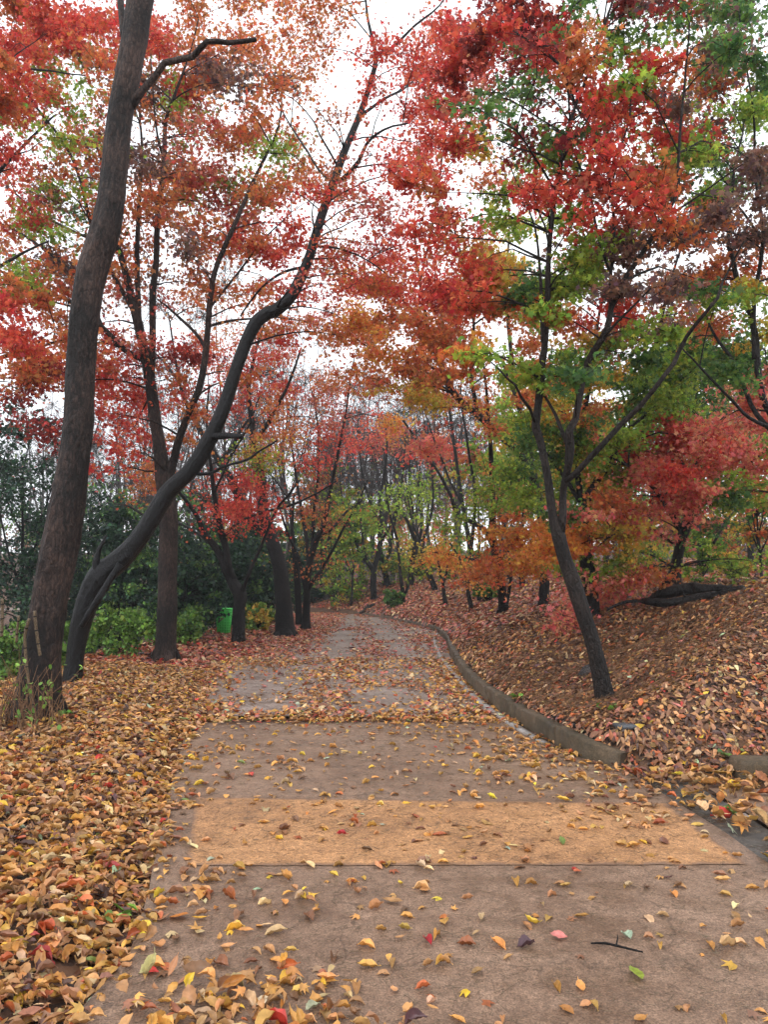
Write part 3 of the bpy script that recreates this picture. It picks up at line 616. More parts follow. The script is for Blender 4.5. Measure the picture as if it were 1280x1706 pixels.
T('G', 'maple_tree', 'slender leaning maple on the near right bank, forking into a red and green crown', B_brown,
  [([(1011,1165,44),(1004,1140,34),(992,1085,29),(975,1030,30),(956,971,30),(942,932,27),(932,895,27),(921,854,17),(913,795,15),(901,737,15),(893,710,17),(897,678,15),(901,640,16),(904,605,14),(908,575,13),(913,500,11),(915,425,9),(922,350,8),(930,300,8),(945,225,7),(960,175,6),(980,125,5),(1000,65,5),(1017,15,4),(1040,-60,3)], 'hit', 7.4),
   ([(934,890,18),(938,860,16),(942,815,14),(946,776,15),(949,748,19),(946,721,16),(960,698,14),(971,647,13),(983,600,12),(1007,555,12),(1022,505,11),(1040,470,10),(1070,425,8),(1110,360,8),(1132,320,7),(1135,275,6),(1140,200,5),(1147,125,4),(1150,40,3)], 7.95, 7.0),
   ([(945,800,12),(958,790,11),(979,768,10),(1007,737,10),(1038,705,10),(1069,674,9),(1104,627,8),(1128,600,8),(1150,555,7),(1190,500,6),(1212,462,4),(1240,400,3)], 7.9, 6.8),
   ([(1020,505,8),(1020,450,7),(1025,415,6),(1015,325,5),(1007,275,5),(990,225,4),(965,175,4),(945,140,3)], 7.6, 8.3),
   ([(1015,450,5),(995,385,5),(985,325,5),(960,260,4),(945,228,3)], 7.7, 7.9),
   ([(1016,330,4),(1035,250,4),(1050,200,4),(1057,125,3),(1050,60,2)], 8.0, 8.6),
   ([(905,570,8),(898,480,6),(893,400,4),(880,350,3),(850,270,2)], 7.9, 8.6),
   ([(1110,362,5),(1140,345,4),(1190,305,3),(1240,270,2)], 7.2, 6.6),
   ([(949,748,9),(925,690,6),(905,655,4)], 7.9, 8.1),
   ([(960,175,4),(930,120,4),(880,70,3),(820,30,2)], 7.7, 8.2),
   ([(945,225,4),(900,200,3),(850,170,3),(790,150,2)], 7.8, 7.2)],
  [(960,260,340,320,1.0),(900,520,170,170,0.6),(1060,500,150,150,0.4)], 0.078, 'maple', 1.2, 18)
T('J', 'leafy_tree', 'dark upright trunk wrapped in yellow green leaves behind the slender leaning maple', B_dark,
  [([(985,985,36),(982,965,28),(976,925,24),(975,893,22),(979,834,17),(990,810,14),(999,795,13),(1018,772,10),(1034,725,10),(1050,678,9),(1077,623,8),(1095,570,7),(1110,500,6),(1130,430,4),(1160,350,3)], 12.6, 12.0),
   ([(977,870,12),(965,800,11),(968,720,9),(985,640,8),(995,560,6),(1010,470,4),(1000,400,3)], 12.6, 12.8),
   ([(975,850,9),(930,780,8),(884,730,6),(860,660,4),(840,600,3)], 12.6, 13.2),
   ([(1034,725,6),(1090,680,5),(1150,620,4),(1210,560,3)], 12.3, 11.6),
   ([(972,905,4),(1010,885,3),(1060,870,2)], 12.6, 12.4)],
  [(1040,640,220,200,1.0),(960,860,80,110,0.9),(1000,450,180,200,0.5)], 0.08, 'maple', 1.4, 14)
T('K', 'slanting_tree', 'dark tree with a thick limb slanting up to the left above the orange foliage', B_dark,
  [([(905,1010,22),(908,960,18),(905,880,17),(893,810,16),(884,787,15),(865,755,15),(833,724,14),(798,693,13),(759,658,12),(735,610,9),(715,550,7),(700,470,5),(690,380,3)], 'hit', 16.0),
   ([(893,810,12),(880,740,10),(862,660,9),(850,560,7),(845,460,5),(850,360,3),(840,260,2)], 16.8, 17.2),
   ([(798,693,8),(785,620,7),(790,540,5),(775,450,4),(750,350,3)], 16.5, 15.2),
   ([(740,620,6),(690,600,5),(640,590,3),(590,560,2)], 16.2, 15.3),
   ([(715,550,5),(670,500,4),(640,440,3),(620,370,2)], 16.1, 17.0),
   ([(700,470,4),(720,380,4),(735,280,3),(745,180,2),(750,90,2)], 16.0, 15.5)],
  [(740,470,220,200,1.0),(790,200,150,250,0.6),(680,640,140,110,0.8)], 0.105, 'maple', 1.9, 14)
T('I', 'orange_maple', 'short dark maple spreading low orange layers at the foot of the bank', B_dark,
  [([(840,1022,26),(838,1000,18),(835,971,17),(830,942,22),(823,905,14),(820,880,12),(822,845,10),(820,806,9),(818,748,8),(814,690,6),(808,620,4),(800,560,3)], 'hit', 15.2),
   ([(824,915,11),(809,885,10),(785,868,8),(763,857,8),(751,826,6),(728,783,5),(697,736,4),(673,701,3)], 15.6, 16.4),
   ([(830,940,10),(850,905,7),(885,890,5),(920,885,3)], 15.6, 14.4),
   ([(822,850,6),(850,800,5),(880,770,3)], 15.5, 15.0),
   ([(834,950,6),(800,935,5),(760,925,4),(720,918,3)], 15.7, 16.2),
   ([(845,1005,7),(852,960,5),(850,930,3)], 15.6, 15.4)],
  [(850,910,130,75,1.6),(760,920,80,50,1.2),(800,740,110,130,0.9)], 0.085, 'maple', 0.8, 12)
T('H', 'red_maple', 'stubby mossy trunk beside the fallen logs under a low bright red crown', B_brown,
  [([(1118,992,44),(1122,975,32),(1126,951,22),(1131,924,19),(1137,897,19),(1142,880,21),(1150,850,12),(1158,800,10),(1170,750,8),(1185,710,5)], 'hit', 12.4),
   ([(1139,888,14),(1120,855,9),(1095,820,8),(1060,785,6),(1025,765,4)], 12.9, 12.2),
   ([(1146,868,11),(1175,840,8),(1215,800,6),(1255,770,4),(1290,740,3)], 12.9, 12.3),
   ([(1158,800,7),(1130,760,6),(1105,720,4)], 12.8, 13.4),
   ([(1122,905,6),(1085,880,5),(1050,880,4),(1010,900,3)], 12.9, 12.0),
   ([(1190,905,5),(1220,860,4),(1250,830,3)], 12.9, 13.6)],
  [(1150,780,200,140,4.5),(1040,880,100,110,2.0),(1010,975,60,40,2.5)], 0.085, 'maple', 0.9, 14)
T('W', 'green_tree', 'dark limbs with green and brown leaves arching in from beyond the right edge', B_dark,
  [([(1345,1040,34),(1340,980,26),(1335,900,24),(1325,820,22),(1310,750,18),(1285,690,14),(1268,650,12),(1257,560,11),(1240,500,10),(1225,450,9),(1215,380,7),(1225,300,5),(1240,220,3)], 'hit', 9.6),
   ([(1300,730,10),(1264,690,9),(1245,658,8),(1221,608,7),(1190,560,5),(1170,520,3)], 10.2, 10.8),
   ([(1290,715,8),(1245,698,6),(1217,670,5),(1174,608,4),(1140,580,2)], 10.2, 9.4),
   ([(1258,600,9),(1262,500,8),(1270,400,7),(1262,300,5),(1255,200,4),(1240,100,3),(1230,20,2)], 9.9, 9.0),
   ([(1310,750,14),(1330,600,11),(1345,450,9),(1330,300,6),(1310,150,4)], 10.2, 9.5),
   ([(1270,400,5),(1230,340,4),(1190,330,3),(1140,320,2)], 9.6, 8.8)],
  [(1270,540,160,260,1.2),(1270,200,140,260,1.0)], 0.075, 'maple', 1.2, 14)
T('Z', 'red_maple', 'red crown reaching in from the left edge of the picture, above the dark evergreens', B_dark,
  [([(-130,1120,40),(-120,1020,34),(-110,900,30),(-105,780,26),(-90,650,22),(-70,520,16),(-60,400,12),(-50,250,8),(-40,120,5)], 11.5, 11.0),
   ([(-90,650,14),(-40,610,10),(20,590,7),(70,575,5),(120,560,3)], 11.3, 11.8),
   ([(-70,520,10),(-20,460,7),(30,420,5),(80,400,3)], 11.1, 10.6),
   ([(-60,400,9),(-10,300,7),(40,240,5),(90,190,3)], 11.0, 11.6),
   ([(-50,250,7),(0,115,5),(60,120,4),(140,125,2)], 11.0, 10.5)],
  [(0,560,150,130,1.6),(20,150,160,200,0.9)], 0.09, 'maple', 1.1, 12)

T('M', 'woodland_tree', 'forked dark tree standing on the bank just where the path bends', B_black,
  [([(627,1013,16),(624,1000,12),(622,975,11),(622,950,11),(612,937,7),(602,925,7),(596,910,6),(590,895,5),(580,870,4),(572,840,3),(566,800,2)], 37.5, 37.0),
   ([(622,952,9),(627,935,9),(632,915,9),(635,890,8),(636,860,7),(634,830,6),(640,790,5),(645,740,4),(640,690,3)], 37.5, 38.5),
   ([(612,937,6),(606,915,5),(604,890,5),(600,860,4),(596,820,3)], 37.3, 36.5),
   ([(633,905,6),(648,880,5),(660,850,4),(668,810,3)], 37.5, 36.8),
   ([(626,1006,7),(616,1016,6),(604,1024,4)], 37.3, 36.6)],
  [(615,830,70,120,1.0)], 0.15, 'kite', 1.6, 8)
T('N', 'woodland_tree', 'straight dark tree just right of and behind the forked tree at the bend', B_black,
  [([(647,988,13),(645,970,11),(640,945,10),(635,925,9),(633,900,7),(628,870,6),(618,840,5),(606,800,4),(600,760,3),(596,700,2)], 40, 40.5),
   ([(640,945,7),(650,915,6),(655,880,5),(665,840,4),(672,780,3),(676,720,2)], 40, 39.0)],
  [(640,800,60,110,0.6)], 0.15, 'kite', 1.6, 8)
T('O', 'woodland_tree', 'thin brown tree with two stems at the middle of the far bank', B_brown,
  [([(672,1004,9),(671,985,7),(668,962,6),(665,930,5),(662,900,5),(652,865,4),(645,830,3),(640,780,2)], 'hit', 31),
   ([(672,995,6),(681,975,5),(684,950,4),(688,915,3),(700,870,2)], 31, 30)],
  [(665,850,50,80,0.6)], 0.14, 'kite', 1.3, 7)
T('P', 'woodland_tree', 'thick dark tree leaning left on top of the far bank', B_black,
  [([(684,970,14),(686,950,11),(688,935,11),(692,920,9),(694,905,8),(686,885,7),(680,870,6),(668,850,5),(655,825,4),(645,800,3)], 39, 38),
   ([(693,915,7),(700,895,6),(703,865,5),(698,830,4),(700,780,3),(705,720,2)], 39, 39.5),
   ([(688,888,5),(688,850,4),(682,810,3),(685,750,2)], 38.5, 38)],
  [(690,820,60,110,0.6)], 0.15, 'kite', 1.5, 8)
T('Q', 'woodland_tree', 'dark tree bending left behind the small orange layered maple', B_black,
  [([(726,994,13),(723,975,10),(717,960,10),(708,945,8),(704,930,7),(706,900,6),(718,860,5),(722,820,4),(718,760,3),(712,700,2)], 34, 34),
   ([(706,905,4),(690,880,4),(682,840,3),(676,790,2)], 34, 33.4)],
  [(710,820,60,110,0.6)], 0.15, 'kite', 1.5, 8)
T('S', 'small_maple', 'small maple leaning left with pink red layered leaves on the far bank', B_brown,
  [([(787,1016,10),(783,1000,8),(780,985,7),(778,967,6),(772,948,5),(765,930,4),(750,905,3)], 'hit', 25),
   ([(779,975,5),(788,955,4),(795,930,3),(800,905,2)], 25, 24.6)],
  [(770,965,50,28,2.5)], 0.11, 'maple', 0.6, 7)
T('U', 'small_maple', 'small brown stemmed maple under the yellow orange leaves on the far bank', B_brown,
  [([(743,1008,9),(740,990,7),(738,972,6),(734,955,5),(730,935,4),(728,915,3),(722,890,2)], 'hit', 28),
   ([(738,975,5),(745,950,4),(748,925,3)], 28, 27.6)],
  [(728,918,45,28,2.5)], 0.11, 'maple', 0.6, 7)
T('X', 'woodland_tree', 'tall slim tree with stems crossing high behind the low orange maple', B_black,
  [([(801,1000,13),(798,980,11),(796,955,10),(785,915,9),(778,880,8),(771,840,7),(764,790,6),(757,740,6),(750,690,5),(742,630,4),(735,560,3)], 'hit', 28),
   ([(785,915,7),(790,870,6),(792,820,6),(785,770,5),(778,720,4),(770,660,3),(775,600,2)], 28, 27),
   ([(771,840,5),(750,800,4),(735,760,4),(720,720,3),(705,670,2)], 28, 29)],
  [(770,700,90,150,0.5)], 0.13, 'kite', 1.6, 8)

# hand the guide's squares out to the trees as clumps
CL = {'maple': 0.42, 'oval': 0.40, 'kite': 0.36}
for r_, row in enumerate(GUIDE):
    for c_, tok in enumerate(row):
        dens = int(tok[-1])/10.0; letters = tok[:-1]
        if dens <= 0: continue
        nreg = 3 + int(dens*3)
        for k in range(nreg):
            px = c_*80 + random.uniform(-8, 88); py = r_*80 + random.uniform(-8, 88)
            if 1085 < px < 1200 and py > 862: continue
            w = []
            for key, t in TREES.items():
                s = 0
                for (cx, cy, rx, ry, wt) in t['crown']:
                    u = ((px-cx)/rx)**2 + ((py-cy)/ry)**2
                    s += wt*max(0, 1.15-u)
                w.append(s)
            if sum(w) < 1e-3:
                best = min(TREES, key=lambda kk: min(math.hypot((px-e[0])/e[2], (py-e[1])/e[3]) for e in TREES[kk]['crown']))
            else: best = random.choices(list(TREES), w)[0]
            t = TREES[best]; limb = t['limbs'][0]; Yc = limb[2]
            Y = Yc + random.gauss(0, t['spread']*0.55)
            if t['name'] and best in 'GW': Y = max(Y, 6.0)
            area = -math.log(1-min(dens, 0.93))*6400/nreg*(3.3 if c_ < 8 and r_ > 3 else 2.8 if c_ < 8 else 3.1)
            t['clumps'].append((px, py, Y, area, random.choice(letters)))
# squares above the frame: the crowns go on upward and to the sides
for key, regs in {'C': [(-200,500,-260,-20,'oRg',16)], 'G': [(760,1250,-260,-20,'Rgb',22)], 'W': [(1300,1560,-50,700,'Gb',26)], 'Z': [(-380,-60,0,620,'Ro',22)], 'H': [(1290,1400,700,880,'Ro',6)], 'A': [(120,420,-380,-180,'ob',12)], 'B': [(560,760,-120,-10,'o',3)]}.items():
    for (x0, x1, y0, y1, let, n) in regs:
        for k in range(n):
            TREES[key]['clumps'].append((random.uniform(x0, x1), random.uniform(y0, y1), TREES[key]['limbs'][0][2] + random.gauss(0, .8), 1500, random.choice(let)))

def jitter_cols(letter, n, var=0.22):
    pal = np.array(PAL[letter]); c = pal[rng.integers(0, len(pal), n)]
    c = c*np.exp(rng.normal(0, var, (n, 1)))*np.exp(rng.normal(0, 0.08, (n, 3)))
    return np.clip(c, 0.004, 0.85)

def grow(skel_nodes, skel_rad, clumps, tb, scale=1.0, sides=4, wig=0.10):
    """join each clump to the nearest skeleton node by a bending branch"""
    N = [tuple(p) for p in skel_nodes]; Rn = list(skel_rad)
    NA = np.array(N); RA = np.array(Rn)
    C = np.array([c for c in clumps])
    if len(C) == 0: return
    d0 = np.array([np.min(np.linalg.norm(NA-c, axis=1)) for c in C]); order = np.argsort(d0)
    for i in order:
        c = C[i]; v = NA - c; dist = np.linalg.norm(v, axis=1)
        cost = dist + np.maximum(v[:, 2], 0)*0.8 + 0.02/(RA+0.01)
        k = int(np.argmin(cost)); L = dist[k]
        if L < 0.05: continue
        a = NA[k]; r0 = min(RA[k]*0.75, (0.006 + 0.008*L)*scale); r1 = 0.0035*scale
        m = max(3, int(L/0.22)); t = np.linspace(0, 1, m+1)[:, None]
        P = a*(1-t) + c*t
        P[:, 2] += (np.sin(t[:, 0]*math.pi)*L*0.10)
        P[1:-1] += np.cumsum(rng.normal(0, wig*L/m, (m-1, 3)), axis=0)*np.sin(t[1:-1]*math.pi)
        rr = r0*(1-t[:, 0]) + r1*t[:, 0]
        tb.tube(P, rr, sides, cap=False)
        NA = np.concatenate([NA, P[1:]]); RA = np.concatenate([RA, rr[1:]])

def foliage(t_leaves, tw, c, rad, n, leaf, letter, kind, tilt=0.9, flat_=0.45, ntw=5, twr=0.0028):
    ns = max(2, int(ntw))
    off = rng.normal(0, 1, (ns, 3))*np.array([rad, rad, rad*flat_*1.3])*0.55
    S = c + off
    if tw is not None:
        mid = c + off*0.5 + rng.normal(0, rad*0.07, (ns, 3))
        tw.sticks(np.tile(c, (ns, 1)), mid, twr*1.5, twr*1.1); tw.sticks(mid, S + off*0.15, twr*1.1, twr*0.5)
        m2 = S + rng.normal(0, rad*0.28, (ns, 3)); tw.sticks(mid, m2, twr, twr*0.4)
    if n <= 0: return
    idx = rng.integers(0, ns, n); al = rng.uniform(0.2, 1.15, n)[:, None]
    P = c + off[idx]*al + rng.normal(0, 1, (n, 3))*np.array([1, 1, flat_])*rad*0.24
    sz = leaf*np.exp(rng.normal(0, 0.2, n))
    t_leaves.add(P, sz, rotmats(n, tilt), jitter_cols(letter, n), kind)

TEMPL_AREA = {'maple': 0.36, 'kite': 0.36, 'oval': 0.40}
def build_tree(t):
    limbs = t['limbs']; first = limbs[0]
    px0, py0, _ = first[0][0]
    Y0 = hit(px0, py0) if first[1] == 'hit' else first[1]
    base = at(px0, py0, Y0); base[2] = gz(base[0], base[1])
    root = empty(t['name'], base, t['label'], t['cat'], t.get('group'))
    tb = Tubes(); nodes = []; rads = []; skel_px = []; key_near = Y0 < 17
    for li, lb in enumerate(limbs):
        pts, ya, yb = lb[:3]
        a = Y0 if ya == 'hit' else ya
        if li > 0 and skel_px:
            K = np.array(skel_px); dd = np.hypot(K[:, 0]-pts[0][0], K[:, 1]-pts[0][1]); kk = int(np.argmin(dd))
            if dd[kk] < 24: yb = yb + (K[kk, 2]-a); a = K[kk, 2]
            if len(lb) > 3: a += lb[3]; yb = a - .05
        n = len(pts); P = []; Rr = []
        for i, (px, py, w) in enumerate(pts):
            s = i/(n-1); Y = a + (yb-a)*s**1.2
            p = at(px, py, Y)
            if li > 0 and 0 < i < n-1: p = p + np.array([0, random.gauss(0, 0.05), 0])
            P.append(p); Rr.append(max(w*Y/F/2*(0.86 if w > 12 else 0.95), 0.004))
        skel_px += [(px*(1-q)+pts[i+1][0]*q, py*(1-q)+pts[i+1][1]*q, float(P[i][1]*(1-q)+P[i+1][1]*q)) for i, (px, py, w) in enumerate(pts[:-1]) for q in (0, .25, .5, .75)]
        if li == 0:
            P[0][2] = gz(P[0][0], P[0][1]) - 0.02
            P.insert(0, P[0] - np.array([0, 0, 0.25])); Rr.insert(0, Rr[0]*1.15)
        sd = t['sides']*(2 if key_near and Rr[0] > .08 else 1) if Rr[0] > 0.05 else (8 if Rr[0] > 0.02 else 6)
        SP, SR = smooth_path(P, Rr, 0.025 if key_near and Rr[0] > .08 else 0.06 if Rr[0] > 0.12 else 0.12)
        if Rr[0] <= 0.12:  # small limbs wander a little
            m = len(SP); wob = np.cumsum(rng.normal(0, 0.004, (m, 3)), axis=0); SP = SP + wob*np.linspace(0, 1, m)[:, None]
        rough = t['rough'] if Rr[0] > 0.03 else 0.08
        tb.tube(SP, SR, sd, rough, seed=li+len(t['label']), ridges=(0.05 if key_near and Rr[0] > .08 else 0))
        if key_near and Rr[0] > .08: SP = SP[::3]; SR = SR[::3]
        keep = SR < 0.11; keep[:max(2, len(SP)//4 if li == 0 else 2)] = False
        nodes += list(SP[keep][::2]); rads += list(SR[keep][::2])
        if li == 0 and SR.max() > 0.2:      # root flare
            for k in range(6):
                an = k*1.05 + random.uniform(-.3, .3); rr = SR[2]*random.uniform(0.2, .3)
                d = np.array([math.cos(an), math.sin(an), 0]); b0 = SP[5]
                q = [b0 + d*SR[5]*0.45 + np.array([0,0,.22]), b0 + d*SR[4]*0.85 + np.array([0,0,.05]), P[1] + d*SR[1]*1.02 + np.array([0,0,-.0]), P[1]+d*SR[1]*1.4+np.array([0,0,-.12])]
                s1, s2 = smooth_path(q, [rr*.7, rr, rr*.8, rr*.4], 0.05); tb.tube(s1, s2, 8, 0.2, seed=k)
    tb.build('trunk', t['bark'], root)
    cl = t['clumps']
    if cl:
        br = Tubes(); lv = Leaves()
        C = [at(c[0], c[1], c[2]) for c in cl]
        grow(nodes, rads, C, br, 1.0 if first[2] < 14 else 1.25)
        la = TEMPL_AREA[t['kind']]*t['leaf']**2*0.62
        for c, p in zip(cl, C):
            n = int(c[3]/(la*(F/c[2])**2))
            foliage(lv, br, p, 52*c[2]/F*(0.8+0.5*random.random()), n, t['leaf'], c[4], t['kind'], ntw=random.randint(5, 8))
        br.build('branches', t['bark'], root, smooth=True)
        lv.build('crown', M_leaf, root)
    return root
for key, t in TREES.items(): build_tree(t)

# ------------------------------------------------------------------ background trees
def bg_tree(name, label, px, Y, top_px, halfw_px, colors, bark, nleaf=2500, leaf=0.16, low=0.25, lean=0.0, stem=7, nc=40, mat=None, bare=False, cat='tree', shape='oval', base_py=None, group=None, flat_=0.6, forks=3):
    rx, _ = ray(px, 900)
    while 500 < px < 900 and not bare and Y < 60 and float(d_bank(np.array([rx*Y]), np.array([Y]))[0]) < 0.7 and float(d_left(np.array([rx*Y]), np.array([Y]))[0]) < 0.7: Y += 0.4
    x = rx*Y; z0 = gz(x, Y)
    ztop = at(px, top_px, Y)[2]; H = max(ztop - z0, 0.8); hw = halfw_px*Y/F
    root = empty(name, (x, Y, z0), label, cat, group)
    tb = Tubes(); r0 = stem*Y/F/2; nodes = []; rads = []
    fk = random.uniform(0.18, 0.4)
    P0 = []; n = 7
    for i in range(n):
        s = i/(n-1); P0.append(np.array([x + lean*H*s + random.gauss(0, 0.02*H)*s, Y + random.gauss(0, 0.02*H)*s, z0 - 0.15 + H*0.86*s]))
    sp, sr = smooth_path(P0, [r0*(1.25 if i == 0 else 1)*(1-0.85*i/(n-1)) for i in range(n)], 0.3)
    tb.tube(sp, sr, 8, 0.12, seed=int(px) % 50); nodes += list(sp[len(sp)//5:]); rads += list(sr[len(sp)//5:])
    for k in range(forks):
        a = random.uniform(0, 6.28); s0 = random.uniform(fk, fk+0.3); i0 = int(s0*(len(sp)-1)); b = sp[i0]
        d = np.array([math.cos(a), math.sin(a)*0.7, 0])
        q = [b, b + d*hw*0.25 + np.array([0, 0, H*0.12]), b + d*hw*0.5 + np.array([0, 0, H*0.3]), b + d*hw*0.75 + np.array([0, 0, H*(0.92-s0)*0.75])]
        rr = sr[i0]; s1, s2 = smooth_path(q, [rr*.7, rr*.55, rr*.35, rr*.1], 0.3); tb.tube(s1, s2, 6, 0.1)
        nodes += list(s1[1:]); rads += list(s2[1:])
    tb.build('trunk', bark, root)
    br = Tubes(); lv = Leaves(); C = []
    for k in range(nc):
        while True:
            u = rng.uniform(-1, 1, 3)
            if shape == 'cone':
                h = (u[2]+1)/2; lim = (1-h)**0.8*0.95+0.08
                if math.hypot(u[0], u[1]) <= lim: break
            elif (u**2).sum() <= 1: break
        h = low + (1-low)*(u[2]+1)/2*0.97
        C.append(np.array([x + lean*H*h + u[0]*hw, Y + u[1]*hw*0.8, z0 + H*h]))
    grow(nodes, rads, C, br, 1.8 if Y > 24 else 1.3, 3, 0.14)
    per = nleaf//nc if not bare else 0
    for c in C:
        m = int(per*random.uniform(0.5, 1.5))
        rad = hw*(0.30 if nc > 25 else 0.42)
        L = random.choice(colors)
        foliage(lv, br, c, rad, m, leaf, L, 'kite', flat_=flat_, ntw=9 if bare else 5, twr=0.004*Y/20)
        if bare:
            for _ in range(2): foliage(lv, br, c, rad*1.2, 0, leaf, 'o', 'kite', flat_=1.0, ntw=9, twr=0.0035*Y/20)
            if colors != '.' and random.random() < 0.6: foliage(lv, None, c, rad, max(3, nleaf//nc//3), leaf, L, 'kite')
    br.build('branches', bark, root)
    if lv.n: lv.build('crown', mat or M_leaf, root)
    return root

# evergreens at the left, beyond the drop
EV = [(-70,17,600,150,'tall dark evergreen cut by the left edge of the picture'),
      (40,20,655,120,'tall dark evergreen between the left edge and the thick leaning trunk'),
      (150,24,790,110,'dark evergreen just right of the thick leaning trunk'),
      (225,21,835,90,'dark evergreen behind the black leaning trunk'),
      (330,25,795,110,'dark evergreen right of the straight reddish trunk'),
      (300,19,900,70,'low dark evergreen between the reddish trunk and the green bin'),
      (430,27,850,90,'dark evergreen between the forked maple and the stout curved trunk'),
      (370,24,890,80,'dark evergreen directly behind the green bin'),
      (505,31,880,70,'small dark evergreen behind the many stemmed maple'),
      (-260,20,560,190,'dark evergreen beyond the left edge')]
for (px, Y, tp, hw, lab) in EV:
    bg_tree('evergreen_tree', lab, px, Y, tp, hw, 'eeeG' if px > 120 else 'eee', B_dark, 9000, 0.085*Y/16, 0.0, 0, 10, 75, M_ever, shape='oval', group='dark evergreens on the left slope', flat_=0.55)
# bright shrubs on the left
for (px, Y, tp, hw, lab, let) in [(205,14.5,1008,62,'bright green leafy shrub between the black leaning trunk and the reddish trunk','lll'),
      (316,17.5,1036,26,'green leafy shrub just left of the bright green bin','llG'),
      (432,22.5,1005,26,'yellowish green shrub behind the forked maple','lly'),
      (110,12.5,1050,26,'small green shrub between the thick trunk and the black trunk','l'),
      (20,11.5,1020,45,'green shrub behind the dry canes at the left edge','llG')]:
    bg_tree('shrub', lab, px, Y, tp, hw, let, B_brown, 2600, 0.055*Y/14 + .02, 0.0, 0, 3, 40, M_ever, cat='shrub', forks=4, flat_=0.8)

# trees further along the path; bare, green or orange
BT = [
 (585,36,820,45,'gyG',4,'thin tree with green leaves left of the forked tree at the bend',1500,False,0.05),
 (560,40,800,55,'gly',5,'bright green tree beyond the bend of the path',2300,False,0.0),
 (535,44,850,50,'lgy',5,'pale green tree at the far end of the path',2000,False,0.0),
 (760,38,620,70,'pp',7,'tall bare tree with reddish twigs behind the far bank',700,True,0.03),
 (715,42,600,70,'p',7,'tall bare tree rising over the middle of the far bank',400,True,0.0),
 (655,46,590,80,'p',7,'tall bare tree above the bend with a haze of fine twigs',300,True,-0.05),
 (600,48,600,80,'p',7,'grey bare tree beyond the bend of the path',200,True,0.05),
 (545,40,590,80,'po',8,'grey bare tree behind the many stemmed maple',300,True,0.03),
 (345,25,400,95,'oo',6,'slim bare tree with fine twigs behind the forked reddish trunk',700,True,0.03),
 (480,27,420,90,'op',6,'slim bare tree with fine twigs above the red leaves of the forked maple',600,True,-0.02),
 (225,26,420,90,'op',6,'slim bare tree with fine twigs left of the reddish trunk fork',600,True,0.0),
 (480,38,560,90,'p',8,'grey bare tree rising over the stout curved trunk',200,True,-0.04),
 (390,42,560,100,'p',8,'grey bare tree above the forked maple',150,True,0.04),
 (300,40,560,90,'p',8,'grey bare tree seen between the forks of the reddish trunk',150,True,-0.04),
 (190,38,640,90,'pb',7,'grey bare tree over the evergreens right of the thick trunk',200,True,0.03),
 (80,44,640,90,'p',7,'grey bare tree showing left of the thick leaning trunk',100,True,0.03),
 (700,48,640,90,'gy',6,'far bare tree with last yellow leaves above the far bank',900,True,-0.03),
 (620,52,660,90,'py',6,'far bare tree high above the forked tree at the bend',500,True,0.03),
 (832,40,640,70,'po',8,'bare tree with orange tips behind the low orange maple',900,True,0.03),
 (770,44,560,70,'po',6,'far bare tree between the slanting limb and the bend',700,True,-0.04),
 (870,26,650,85,'ggy',9,'green leaved tree behind the low orange maple',3800,False,0.0),
 (930,30,600,95,'gyg',10,'yellow green tree behind the slender leaning maple',3800,False,0.03),
 (1010,24,620,100,'gyl',10,'yellow green tree behind the red maple, on its left',4200,False,-0.02),
 (1085,28,560,110,'Ggy',11,'tall green tree behind the red maple',4200,False,0.02),
 (1165,22,560,110,'GGg',10,'dense green tree at the right on top of the bank',4600,False,0.0),
 (1250,25,520,120,'Ggb',11,'dense green tree at the right edge on top of the bank',4600,False,0.0),
 (1345,20,450,140,'Ggb',11,'dense green tree beyond the right edge',3600,False,0.0),
 (1180,31,840,90,'oby',6,'low rust coloured tree on the slope behind the fallen logs',2500,False,0.0),
 (1060,33,850,80,'obg',6,'low rust and green tree behind the low red branches',2500,False,0.0),
 (848,31,680,70,'ogy',6,'slender tree with orange and yellow leaves right of the low orange maple trunk',2600,False,-0.05),
 (520,34,740,60,'ogy',5,'slender orange leaved tree behind the many stemmed maple',2000,False,0.03),
 (1268,15.5,760,50,'Goy',6,'thin sapling with green and orange leaves near the right edge',1500,False,-0.03),
]
for (px, Y, tp, hw, cols, stem, lab, nl_, bare, lean) in BT:
    if not bare: nl_ = int(nl_*1.5)
    bg_tree('bare_tree' if bare else 'woodland_tree', lab, px, Y, tp, hw, cols, B_grey if bare else B_dark, nl_, 0.10*Y/24+.02, 0.3 if not bare else 0.25, lean, stem, 44 if bare else 36, bare=bare, cat='tree', forks=5 if bare else 4)
# low bushes under the far trees
for (px, Y, tp, hw, cols, lab) in [(575,37,935,40,'gly','green bush at the bend of the path'),(640,40,915,50,'gyl','yellow green bush behind the forked tree at the bend'),
      (700,41,905,50,'gGy','green bush on top of the far bank'),(760,38,900,45,'ggl','green bush behind the small orange maple'),(815,33,915,45,'Ggl','green bush behind the pink red maple'),
      (890,27,905,45,'gyo','green bush behind the low orange maple'),(810,26,975,28,'lG','low green plants on the far bank beside the low orange maple'),(655,31,985,16,'GG','tuft of green plants on the far bank'),
      (1170,15.5,880,40,'lgl','small light green bush just behind the stubby mossy trunk'),(1215,17,915,35,'lgy','low light green bush right of the stubby mossy trunk'),
      (1090,24,900,60,'ogy','rust and green bush on the slope left of the stubby mossy trunk'),(1265,26,880,60,'ogb','rust coloured bush at the right edge')]:
    bg_tree('shrub', lab, px, Y, tp, hw, cols, B_brown, 1300, 0.09*Y/24+.015, 0.0, 0, 3, 26, M_leaf, cat='shrub', forks=4, flat_=0.7)

